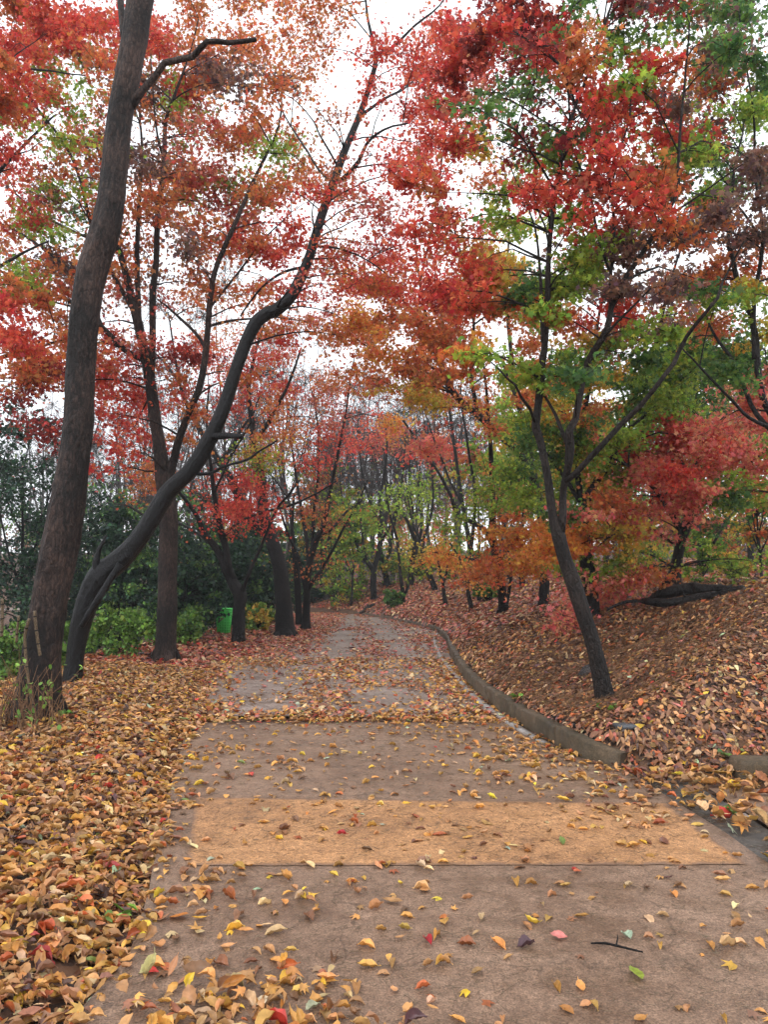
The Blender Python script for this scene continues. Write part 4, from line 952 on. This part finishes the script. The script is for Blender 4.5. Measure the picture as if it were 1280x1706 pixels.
# the far wood, one mass beyond everything
lv = Leaves(); tw = Tubes()
n = 1300
for k in range(n):
    Yd = random.uniform(52, 85); xx = random.uniform(-62, 62); zt = gz(xx, Yd)
    hmax = 9 + 4*float(vnoise(np.array([xx]), np.array([0.0]), 9, 2)[0]) + (3 if xx > 8 else 0)
    hh = random.uniform(0, 1)**1.25*hmax
    let = random.choice('glyyop' if hh < hmax*.6 else 'bopp') if xx > -14 else random.choice('eeGbb')
    foliage(lv, tw, np.array([xx, Yd, zt+hh]), 1.5, 60 if hh < hmax*.55 else 16, 0.30, let, 'kite', flat_=0.7, ntw=5, twr=0.008)
for k in range(160):
    Yd = random.uniform(50, 82); xx = random.uniform(-55, 58); zt = gz(xx, Yd); H = random.uniform(9, 14)
    P, rr = smooth_path([np.array([xx, Yd, zt-.2]), np.array([xx+random.gauss(0,.4), Yd, zt+H*.5]), np.array([xx+random.gauss(0,.9), Yd, zt+H])], [.16, .11, .03], 1.0); tw.tube(P, rr, 5, cap=False)
    for q in range(26):
        b = P[random.randint(len(P)//3, len(P)-1)]; e = b + np.array([random.gauss(0,1.5), random.gauss(0,1), random.uniform(.5,2.6)])
        tw.sticks(np.array([b]), np.array([e]), .03, .008)
        e2 = e + rng.normal(0, .8, (4,3)) + np.array([0,0,.6]); tw.sticks(np.tile(e, (4,1)), e2, .009, .004)
wood = empty('far_wood', (0, 60, 0), 'distant wood of bare and autumn coloured trees closing the view', 'woodland'); wood['kind'] = 'stuff'
tag(tw.build('stems', B_grey, wood), kind='stuff'); tag(lv.build('foliage', M_leaf, wood), kind='stuff')

# ------------------------------------------------------------------ fallen leaves
FC = {
 'tan': (0.48,0.245,0.095), 'ochre': (0.56,0.28,0.07), 'brown': (0.25,0.115,0.058), 'dark': (0.09,0.042,0.03), 'pale': (0.62,0.42,0.22),
 'yellow': (0.75,0.45,0.05), 'red': (0.45,0.04,0.03), 'rust': (0.42,0.11,0.035), 'pink': (0.52,0.165,0.125), 'green': (0.20,0.26,0.06), 'mint': (0.42,0.50,0.33), 'plum': (0.14,0.06,0.06)}
MIX = {
 'left':  dict(tan=36, ochre=24, brown=18, dark=7, pale=8, yellow=3, rust=6, red=.6, green=.5, mint=.3, plum=.8),
 'bank':  dict(tan=19, ochre=4, brown=42, dark=20, pale=5, yellow=.8, rust=10, red=.6, green=.3, mint=.2, plum=1, pink=2),
 'far':   dict(tan=12, brown=18, dark=8, pale=9, rust=22, red=4, plum=6, pink=26),
 'path':  dict(tan=36, ochre=34, brown=12, pale=9, yellow=4, rust=5, red=.6, green=.5, mint=1, plum=.4),
 'pathfar': dict(tan=16, brown=14, pale=9, rust=26, red=5, plum=4, pink=26)}
def fcols(mix, n):
    ks = list(MIX[mix]); w = np.array([MIX[mix][k] for k in ks], float); w /= w.sum()
    c = np.array([FC[k] for k in ks])[rng.choice(len(ks), n, p=w)]
    return np.clip(c*np.exp(rng.normal(0, 0.22, (n, 1)))*np.exp(rng.normal(0, .06, (n, 3))), 0.005, 0.85)
def in_view(x, y, m=60):
    X = x/np.maximum(y, .1)
    return (y > 1.7) & (np.abs(X) < (640+m+120/np.maximum(y,1))/F*1.02)
def scatter(lv, n_per, box, mask, mix, size, kind='long', tilt=0.35, lift=(0.005, 0.045), zoff=None, curl=0.3):
    x0, x1, y0, y1 = box; n = int(n_per*(x1-x0)*(y1-y0))
    x = rng.uniform(x0, x1, n); y = rng.uniform(y0, y1, n)
    k = in_view(x, y); x, y = x[k], y[k]
    pr = mask(x, y); k = rng.uniform(0, 1, len(x)) < pr; x, y = x[k], y[k]
    z = terrain(x, y) if zoff is None else np.full(len(x), zoff)
    z = z + rng.uniform(lift[0], lift[1], len(x)); n = len(x)
    sz = size*np.clip(np.exp(rng.normal(0, 0.28, n)), .45, 1.45)*np.where(y < 2.9, .82, 1)
    M = rotmats(n, tilt)
    if zoff is None:   # lie along the slope
        e = 0.15; gxn = (terrain(x+e, y)-terrain(x-e, y))/(2*e); gyn = (terrain(x, y+e)-terrain(x, y-e))/(2*e)
        gxn = np.clip(gxn, -.6, .6); gyn = np.clip(gyn, -.6, .6)
        S = np.zeros((n,3,3)); S[:,0,0]=1; S[:,1,1]=1; S[:,2,2]=1; S[:,2,0]=gxn; S[:,2,1]=gyn
        M = S @ M
    h = n//4 if kind == 'mix' else 0
    if kind == 'mix':
        hi = '_hi' if y1 < 8.3 else ''
        i1 = rng.uniform(0, 1, n) < 0.62; i3 = (~i1) & (rng.uniform(0, 1, n) < 0.4); i2 = ~(i1 | i3)
        C = fcols(mix, n); P = np.c_[x, y, z]
        lv.add(P[i1], sz[i1], M[i1], C[i1], 'long'+hi, curl); lv.add(P[i2], sz[i2]*.75, M[i2], C[i2], 'oval'+hi, curl); lv.add(P[i3], sz[i3]*.75, M[i3], C[i3], 'maple', curl)
    else:
        lv.add(np.c_[x, y, z], sz, M, fcols(mix, n), kind, curl)
def m_bank(x, y): return (d_bank(x, y) > 0.05)*1.0
def m_left(x, y):
    e = d_left(x, y); return ((e > -0.02 + 0.10*(fbm(x, y, .5, 21)-.5)*2) & (e < 3.4))*1.0

lv = Leaves()
scatter(lv, 1250, (-4.2, -0.4, 1.8, 7.0), m_left, 'left', 0.078, 'mix', 0.24, (0.0, 0.05), curl=.30)
scatter(lv, 800, (-7.5, -1.2, 7.0, 13.0), m_left, 'left', 0.085, 'mix', 0.32, (0.0, 0.07), curl=.5)
tag(lv.build('leaf_litter', M_fallen, smooth=True), 'deep drift of tan and ochre fallen leaves on the left shoulder of the path', 'leaf litter', kind='stuff')
lv = Leaves()
scatter(lv, 1250, (1.2, 7.0, 5.3, 9.5), m_bank, 'bank', 0.066, 'mix', 0.30, (0.0, 0.05), curl=.38)
scatter(lv, 620, (0.8, 10.5, 9.5, 16), m_bank, 'bank', 0.085, 'mix', 0.42, (0.0, 0.06), curl=.5)
tag(lv.build('leaf_litter', M_fallen, smooth=True), 'brown fallen leaves covering the bank around the slender leaning maple and logs', 'leaf litter', kind='stuff')
lv = Leaves()
scatter(lv, 230, (-14, 16, 16, 48), lambda x, y: m_bank(x, y)*(0.55+.45*(y < 30)), 'far', 0.12, 'oval', 0.4, (0.0, 0.06), curl=.4)
scatter(lv, 280, (-10.5, -1.2, 13, 36), lambda x, y: m_left(x, y), 'far', 0.105, 'oval', 0.4, (0.0, 0.05), curl=.4)
scatter(lv, 70, (2, 24, 14, 48), lambda x, y: m_bank(x, y), 'bank', 0.14, 'oval', 0.4, (0.0, 0.06), curl=.4)
tag(lv.build('leaf_litter', M_fallen, smooth=True), 'reddish leaf carpet on the far bank and far shoulder around the bend', 'leaf litter', kind='stuff')

# scattered leaves lying on the path
def on_path(x, y): return (d_bank(x, y) < 0) & (d_left(x, y) < 0.05)
def m_near(x, y):
    p = 0.085 + 0.42*sstep(.52, .72, fbm(x, y, .75, 31)) + 0.05*sstep(.5,.7,fbm(x, y, .25, 33))*sstep(.45,.6,fbm(x,y,1.1,36))
    p = p + 0.24*np.exp(-((x-1.55)/.55)**2)*sstep(3.8, 5.2, y)*sstep(.40, .62, fbm(x, y, .5, 32)) + .06*sstep(0, 1.2, x)*sstep(4.5, 6, y)
    p = p + 1.3*np.exp(-(((x+0.50)/.55)**2 + ((y-2.40)/.48)**2)) *sstep(.32, .52, fbm(x, y, .35, 34))
    p = p + 0.35*np.exp(-((d_left(x, y)+0.0)/.12)**2) + .12*sstep(2.6, 2.1, y)
    p = p + 0.95*np.exp(-((y-8.25-(x+.5)*-.05)/.20)**2)*sstep(.30, .55, fbm(x, y, .5, 35))
    return p*on_path(x, y)*(x < 2.06)
lv = Leaves()
scatter(lv, 470, (-2.6, 2.1, 1.9, 8.25), m_near, 'path', 0.074, 'mix', 0.13, (0.004, 0.012), zoff=0.022, curl=.34)
scatter(lv, 420, (-1.6, 0.5, 1.9, 3.3), lambda x, y: 0.8*m_near(x, y)*(m_near(x, y) > .3), 'path', 0.088, 'mix', 0.38, (0.01, 0.06), zoff=0.022, curl=.6)
scatter(lv, 420, (2.06, 4.6, 1.9, 6.0), lambda x, y: (0.32+.5*sstep(.4, .6, fbm(x, y, .5, 40)))*(d_bank(x, y) < 0.1)*np.where((x < 2.36) & (y > 5.0), .55, 1)*(1-.75*np.exp(-((x-2.45)/.35)**2-((y-5.35)/.3)**2)), 'path', 0.115, 'mix', 0.4, (0.0, 0.05), zoff=0.01, curl=.5)
def m_mid(x, y):
    trk = np.minimum(np.abs(x+0.35+.06*(y-9)*0), np.abs(x+1.75))
    p = 0.12 + 0.40*sstep(.42, .70, fbm(x, y, .7, 51)) + .9*np.exp(-((y-8.45)/.30)**2)
    p = p + 0.5*np.exp(-(d_bank(x, y)/.6)**2) + 0.7*np.exp(-((d_left(x, y))/.30)**2)
    p = p*(1-.8*np.exp(-((x+1.9)/.8)**2-((y-10.2)/1.1)**2)) + 0.25*sstep(12, 16, y)
    return np.clip(p, 0, 1)*on_path(x, y)
scatter(lv, 300, (-4, 2.2, 8.2, 15), m_mid, 'path', 0.075, 'oval', 0.3, (0.005, 0.03), zoff=0.0, curl=.5)
scatter(lv, 120, (-4, 2.2, 8.2, 15), m_mid, 'pathfar', 0.075, 'oval', 0.3, (0.005, 0.03), zoff=0.0, curl=.5)
def m_far(x, y):
    c = -0.75+0.0*(y); g = np.exp(-(((x-(0.35-.045*(y-16)))/.42)**2)) + np.exp(-(((x-(-0.95-.03*(y-16)))/.42)**2))
    p = 0.20 + .5*sstep(.42, .66, fbm(x, y, 1.1, 61)) + .7*np.exp(-((d_left(x, y)+.2)/.7)**2); p = p*(1-.93*np.clip(g, 0, 1)*sstep(.2,.4,fbm(x, y, 2.0, 62)))
    return np.clip(p, 0, 1)*on_path(x, y)
scatter(lv, 230, (-6, 2.2, 15, 38), m_far, 'pathfar', 0.09, 'oval', 0.25, (0.005, 0.03), zoff=0.0, curl=.4)
scatter(lv, 500, (1.4, 3.0, 5.4, 6.9), lambda x, y: .9*np.exp(-((x-2.05)/.35)**2-((y-5.95)/.3)**2), 'bank', 0.075, 'mix', 0.4, (0.02, 0.09), curl=.4)
tag(lv.build('scattered_leaves', M_fallen, smooth=True), 'yellow and tan leaves scattered over the path surface', 'fallen leaves', kind='stuff')
# pine needles and bits of straw on the pavement
n = 9000; x = rng.uniform(-1.6, 2.4, n); y = 2.0 + 6.0*rng.uniform(0, 1, n)**1.3
k = on_path(x, y) & (fbm(x, y, .8, 71)+.15 > rng.uniform(.3, .75, n)); x, y = x[k], y[k]; n = len(x)
th = rng.uniform(0, 6.28, n); L = rng.uniform(.02, .055, n)
A = np.c_[x, y, np.full(n, .0285)]; Bq = A + np.c_[np.cos(th)*L, np.sin(th)*L, rng.uniform(0, .006, n)]
nd = Tubes(); nd.sticks(A, Bq, .0011, .0008); tag(nd.build('pine_needles', B_cane), 'fine dry needles and straw scattered on the brown pavement', 'needles', kind='stuff')
n = 26000; x = rng.uniform(1.4, 7, n); y = rng.uniform(5.6, 11, n); k = (d_bank(x, y) > .15) & in_view(x, y) & (fbm(x, y, 1.3, 72) > rng.uniform(.35, .62, n)); x, y = x[k], y[k]; n = len(x)
th = rng.uniform(0, 6.28, n); L = rng.uniform(.06, .14, n); z = terrain(x, y)+rng.uniform(.03, .075, n)
A = np.c_[x, y, z]; e = np.c_[x+np.cos(th)*L, y+np.sin(th)*L]; Bq = np.c_[e, terrain(e[:, 0], e[:, 1])+rng.uniform(.03, .09, n)]
nd = Tubes(); nd.sticks(A, Bq, .0018, .0010)
M_needle = bark_mat('dry_needle', (0.20,0.10,0.05), (0.36,0.20,0.10), 0.6, 20, 0.3, 0.2)
tag(nd.build('pine_needles', M_needle), 'dry brown needles matted over the leaves on the near bank', 'needles', kind='stuff')

# leaves one can single out on the pavement
def one_leaf(name, px, py, size, col, kind, label, yaw, tilt=0.12, z=0.034):
    x, y = flat(px, py, z); l = Leaves(); st = rng.bit_generator.state
    root_pos = np.array([[0.0, 0, 0]])
    l.add(root_pos, np.array([size*.72]), rotmats(1, tilt, np.array([yaw])), np.array([col]), kind+('_hi' if kind != 'maple' else ''), 0.12)
    o = l.build(name, M_fallen, smooth=True); o.location = (x, y, z); tag(o, label, 'leaf')
one_leaf('fallen_leaf', 714,1568,.105,(.42,.02,.03),'oval','bright crimson leaf lying alone on the brown pavement',0.3)
one_leaf('fallen_leaf', 878,1575,.125,(.09,.045,.055),'oval','dark purple leaf lying flat on the brown pavement',2.0)
one_leaf('fallen_leaf', 1046,1560,.115,(.40,.50,.36),'oval','pale mint green leaf standing out beside the small twig',0.1)
one_leaf('fallen_leaf', 931,1560,.10,(.62,.20,.17),'oval','salmon pink leaf left of the mint green leaf',1.4)
one_leaf('fallen_leaf', 436,1668,.125,(.72,.58,.38),'oval','cream coloured leaf at the edge of the leaf heap at the bottom left',0.2)
one_leaf('fallen_leaf', 570,1389,.10,(.50,.04,.05),'long','narrow red leaf on the orange paving',1.5)
one_leaf('fallen_leaf', 503,1495,.085,(.75,.52,.08),'oval','small round yellow leaf below the orange paving at the left',0.8)
one_leaf('fallen_leaf', 702,1443,.14,(.72,.52,.33),'long','curled cream leaf at the lower edge of the orange paving',0.5,0.3)
one_leaf('fallen_leaf', 774,1652,.085,(.78,.50,.04),'maple','bright yellow leaf near the bottom middle of the pavement',0.9)
one_leaf('fallen_leaf', 298,1526,.14,(.50,.17,.03),'oval','orange brown leaf on the pavement near its left edge',1.3)
one_leaf('fallen_leaf', 1216,1606,.12,(.6,.35,.06),'maple','star shaped yellow maple leaf near the right edge of the pavement',0.4)
one_leaf('fallen_leaf', 1060,1622,.15,(.26,.32,.04),'oval','olive green and orange leaf at the lower right of the pavement',0.1)
# small twig
x, y = flat(985,1570,.04); x2, y2 = flat(1072,1586,.04)
tb = Tubes(); P, rr = smooth_path([np.array([x,y,.036]), np.array([x*.7+x2*.3, y*.7+y2*.3+.012, .042]), np.array([x*.3+x2*.7, y*.3+y2*.7-.008,.046]), np.array([x2,y2,.04])], [.0035,.005,.0045,.003], .02)
tb.tube(P, rr, 8, .2); k = len(P)//2; tb.tube([P[k], P[k]+np.array([.02,.045,.01]), P[k]+np.array([.03,.08,.006])], [.004,.003,.0015], 6)
tag(tb.build('twig', B_dark), 'short dark twig among leaves at the lower right of the pavement', 'twig')

# ------------------------------------------------------------------ fallen logs beside the red maple
def log(name, pts, Y0, Y1, label, sides=14, bark=B_log, cat='log'):
    P = []; Rr = []
    for i, (px, py, w) in enumerate(pts):
        Y = Y0 + (Y1-Y0)*i/(len(pts)-1); p = at(px, py, Y); P.append(p); Rr.append(w*Y/F/2)
    P = np.array(P); g = terrain(P[:, 0], P[:, 1]); lowest = np.array(P[:, 2] - g)
    P[:, 2] = np.maximum(P[:, 2], g + np.array(Rr)*0.4)
    P[:, 2] = np.clip(P[:, 2], g + np.array(Rr)*0.5, g + np.array(Rr)*1.2 + .16)
    sp, sr = smooth_path(P, Rr, 0.04); tb = Tubes(); tb.tube(sp, sr, sides, 0.3, seed=int(pts[0][0]) % 17)
    for k in range(3):
        i = random.randint(3, len(sp)-4); d = np.array([random.uniform(-1,1), -.3, random.uniform(.2,1)]); d /= np.linalg.norm(d)
        tb.tube([sp[i], sp[i]+d*sr[i]*1.2, sp[i]+d*sr[i]*1.9], [sr[i]*.4, sr[i]*.3, sr[i]*.15], 7, .2)
    o = tb.build(name, bark); return tag(o, label, cat)
Yl = 11.9
log('fallen_log', [(1086,998,10),(1100,991,15),(1125,985,19),(1160,980,20),(1168,981,15),(1200,981,15),(1225,984,14),(1240,986,10)], Yl+.2, 10.5, 'thicker black rotten log lying behind the thinner one at the foot of the stubby trunk')
log('fallen_log', [(1065,997,6),(1082,1002,12),(1105,1004,13),(1140,1000,13),(1175,993,12),(1205,991,14),(1237,992,15),(1244,988,6),(1290,1000,5)], Yl-.1, 10.0, 'thinner black rotten log lying in front, pointing to the right edge of the picture')
Yb = hit(985, 1130)
log('log_stub', [(970,1128,14),(978,1122,20),(992,1116,22),(1004,1112,20)], Yb+.1, Yb+.35, 'short grey cut log stub lodged behind the base of the slender leaning maple', bark=B_grey)
Yr = hit(610, 1018)
log('surface_root', [(600,1024,4),(612,1016,7),(622,1010,8)], Yr, Yr+1.0, 'exposed root running down from the forked tree at the bend', sides=8, cat='root')
log('fallen_branch', [(1012,1000,4),(1040,1003,5),(1075,1000,5),(1100,1004,4)], Yl+.1, Yl, 'thin dark branch on the leaves left of the rotten logs', sides=8, cat='branch')
log('fallen_branch', [(330,1142,3),(348,1144,5),(372,1147,4),(395,1146,2)], hit(330,1142), hit(395,1146)+.02, 'thin stick on the left edge of the grey path', sides=6, cat='branch')
log('fallen_branch', [(905,1190,4),(935,1207,7),(965,1228,7),(1000,1238,3)], hit(905,1190), hit(1000,1238), 'dark exposed root or stick just above the kerb wall', sides=8, cat='branch')

# ------------------------------------------------------------------ bright green mesh bin
def bin_():
    Yb = 20.3; base = at(372, 1080, Yb); base[2] = gz(base[0], base[1])
    root = empty('waste_bin', base, 'bright green plastic mesh bin standing beside the forked maple', 'bin')
    m, n, l = nt('green_plastic'); p = n['Principled BSDF']; p.inputs['Base Color'].default_value = (0.03,0.42,0.06,1); p.inputs['Roughness'].default_value = .4
    nz = n.new('ShaderNodeTexNoise'); nz.inputs['Scale'].default_value = 6; rp = n.new('ShaderNodeValToRGB'); rp.color_ramp.elements[0].color = (0.06,0.60,0.09,1); rp.color_ramp.elements[1].color = (0.12,0.80,0.16,1)
    l.new(nz.outputs[0], rp.inputs[0]); l.new(rp.outputs[0], p.inputs['Base Color'])
    ztop = at(372, 1030, Yb)[2]; H = max(ztop-base[2], .7); w0, w1 = .15, .20
    def ringpts(h, w):  # rounded square
        out = []
        for k in range(24):
            a = 2*math.pi*k/24; c, s = math.cos(a), math.sin(a); q = (abs(c)**4+abs(s)**4)**-.25
            out.append(base + np.array([c*q*w, s*q*w, h]))
        return out
    body = Tubes()
    for k in range(24):
        b = ringpts(0.02, w0)[k]; t = ringpts(H, w1)[k]; body.tube([b, (b+t)/2, t], [.012]*3, 5)
    for j in range(11):
        h = 0.02 + (H-.02)*j/10; r = ringpts(h, w0+(w1-w0)*j/10); r.append(r[0]); body.tube(r, [.011]*25, 5, cap=False)
    # inner sack wall
    V = np.array(ringpts(0.01, w0-.02) + ringpts(H-.03, w1-.02)); k = np.arange(24); k2 = (k+1) % 24
    Fq = np.stack([k, k2, k2+24, k+24], 1)
    body.build('basket', m, root)
    np_mesh('liner', V, np.concatenate([Fq.ravel(), np.arange(24)[::-1]]), np.concatenate([np.full(24, 4), [24]]), m, root)
    rim = Tubes(); r = ringpts(H, w1+.012); r.append(r[0]); rim.tube(r, [.02]*25, 7, cap=False)
    rim.tube([base+np.array([-w1, 0, H]), base+np.array([-w1-.1, -.02, H-.015]), base+np.array([-w1-.17, -.02, H-.03])], [.016,.014,.01], 7)
    rim.build('rim', m, root)
bin_()

# ------------------------------------------------------------------ bamboo canes and scrub at the foot of the thick trunk
def cane(pts, Y, label, mat=B_cane, wpx=5):
    P = [at(px, py, Y + 0.04*i) for i, (px, py) in enumerate(pts)]
    base = P[-1].copy(); root = empty('bamboo_cane', base, label, 'cane', 'dry bamboo canes')
    r = wpx*Y/F/2
    sp, sr = smooth_path(P, [r]*len(P), .03); tb = Tubes(); tb.tube(sp, sr, 10, 0.05); tb.build('cane', mat, root)
    k = max(4, len(sp)//5)
    for i in range(k//2, len(sp)-1, k):
        jn = Tubes(); jn.tube([sp[i]-(sp[i+1]-sp[i])*.15, sp[i]+(sp[i+1]-sp[i])*.15], [r*1.22]*2, 10); jn.build('joint', B_dark, root)
YA = hit(60, 1195) - 0.55
cane([(57,1018),(60,1050),(63,1072),(66,1092)], YA, 'short dry bamboo cane, the right one against the thick leaning trunk')
cane([(48,1031),(41,1058),(42,1085),(45,1120),(49,1150),(54,1182)], YA-.05, 'long dry bamboo cane, bent, in front of the thick leaning trunk')
cane([(3,998),(3,1030),(2,1060)], YA-.05, 'dry bamboo cane upright at the left edge of the picture')
cane([(31,1026),(28,1050),(27,1070)], YA-.02, 'stubby dry bamboo cane left of the long bent one', wpx=4)
sc = Tubes(); lvs = Leaves(); bx, by = at(55,1190,YA)[:2]
for k in range(110):
    px = random.uniform(-30, 105); Yq = YA + random.uniform(-.35, .5); rx, _ = ray(px, 1150); x = rx*Yq; z = gz(x, Yq)
    h = random.uniform(.15, .75)*(1.2-abs(px-30)/140); d = np.array([random.gauss(.0, .25), random.gauss(0, .15), 1])
    P = [np.array([x, Yq, z-.02]), np.array([x, Yq, z])+d*h*.5, np.array([x, Yq, z])+d*h+np.array([random.gauss(0,.08),0,-.03])]
    s1, s2 = smooth_path(P, [.006,.004,.002], .08); sc.tube(s1, s2, 4, cap=False)
    if random.random() < .40:
        n = random.randint(2, 5); q = s1[rng.integers(len(s1)//2, len(s1), n)] + rng.normal(0, .03, (n, 3)); lvs.add(q, np.full(n, .06), rotmats(n, .7), jitter_cols('l', n), 'oval', .2)
scrub = empty('scrub', (bx, by, gz(bx, by)), 'dry brown stems with a few green leaves at the foot of the thick leaning trunk', 'scrub')
sc.build('stems', M_needle, scrub); lvs.build('leaves', M_ever, scrub)

# small green seedlings
def seedling(px, py, n, size, label, let='l', hgt=.12):
    Y = hit(px, py); x, y, z = at(px, py, Y); z = gz(x, y)
    root = empty('seedling', (x, y, z), label, 'seedling', 'green seedlings among the fallen leaves')
    st = Tubes(); l = Leaves(); ends = []
    for k in range(n):
        a = random.uniform(0, 6.28); e = np.array([x+math.cos(a)*hgt*.6, y+math.sin(a)*hgt*.6, z+hgt*random.uniform(.5, 1.1)]); ends.append(e)
        st.tube([np.array([x, y, z]), (np.array([x, y, z])+e)/2+np.array([0,0,.02]), e], [.003,.0025,.002], 5)
    ends = np.array(ends); l.add(ends, np.full(n, size), rotmats(n, .4), jitter_cols(let, n, .15), 'oval', .1)
    st.build('stem', M_needle, root); l.build('leaf', M_ever, root)
seedling(1012,1187,7,.075,'green seedling below the slender leaning maple')
seedling(200,1535,6,.07,'small green plant in the litter beside the left edge of the pavement','l',.08)
seedling(122,1130,8,.10,'green sprout at the foot of the black leaning trunk','l',.2)
seedling(1208,1262,7,.07,'low dark green plant in the litter near the right kerb stone','G',.06)
seedling(112,1195,9,.08,'green sprigs in the litter right of the thick leaning trunk','l',.08)
seedling(860,1170,4,.08,'green seedling on the bank just above the kerb wall','l',.1)
seedling(960,1055,5,.08,'green seedling on the bank left of the slender leaning maple','l',.1)

# ------------------------------------------------------------------ thin damp air
import bmesh
def haze():
    m = bpy.data.materials.new('damp_air'); m.use_nodes = True; n = m.node_tree.nodes; l = m.node_tree.links
    for q in list(n):
        if q.type == 'BSDF_PRINCIPLED': n.remove(q)
    v = n.new('ShaderNodeVolumePrincipled'); v.inputs['Density'].default_value = 0.0011; v.inputs['Color'].default_value = (.93,.95,.97,1)
    l.new(v.outputs[0], n['Material Output'].inputs['Volume'])
    bm = bmesh.new(); bmesh.ops.create_cube(bm, size=1.0); me = bpy.data.meshes.new('haze')
    for q in bm.verts: q.co = (q.co.x*500, 105 + q.co.y*330, (-5 if q.co.z < 0 else 24))
    bm.to_mesh(me); bm.free(); me.materials.append(m)
    o = bpy.data.objects.new('haze', me); bpy.context.collection.objects.link(o); tag(o, kind='stuff')
haze()
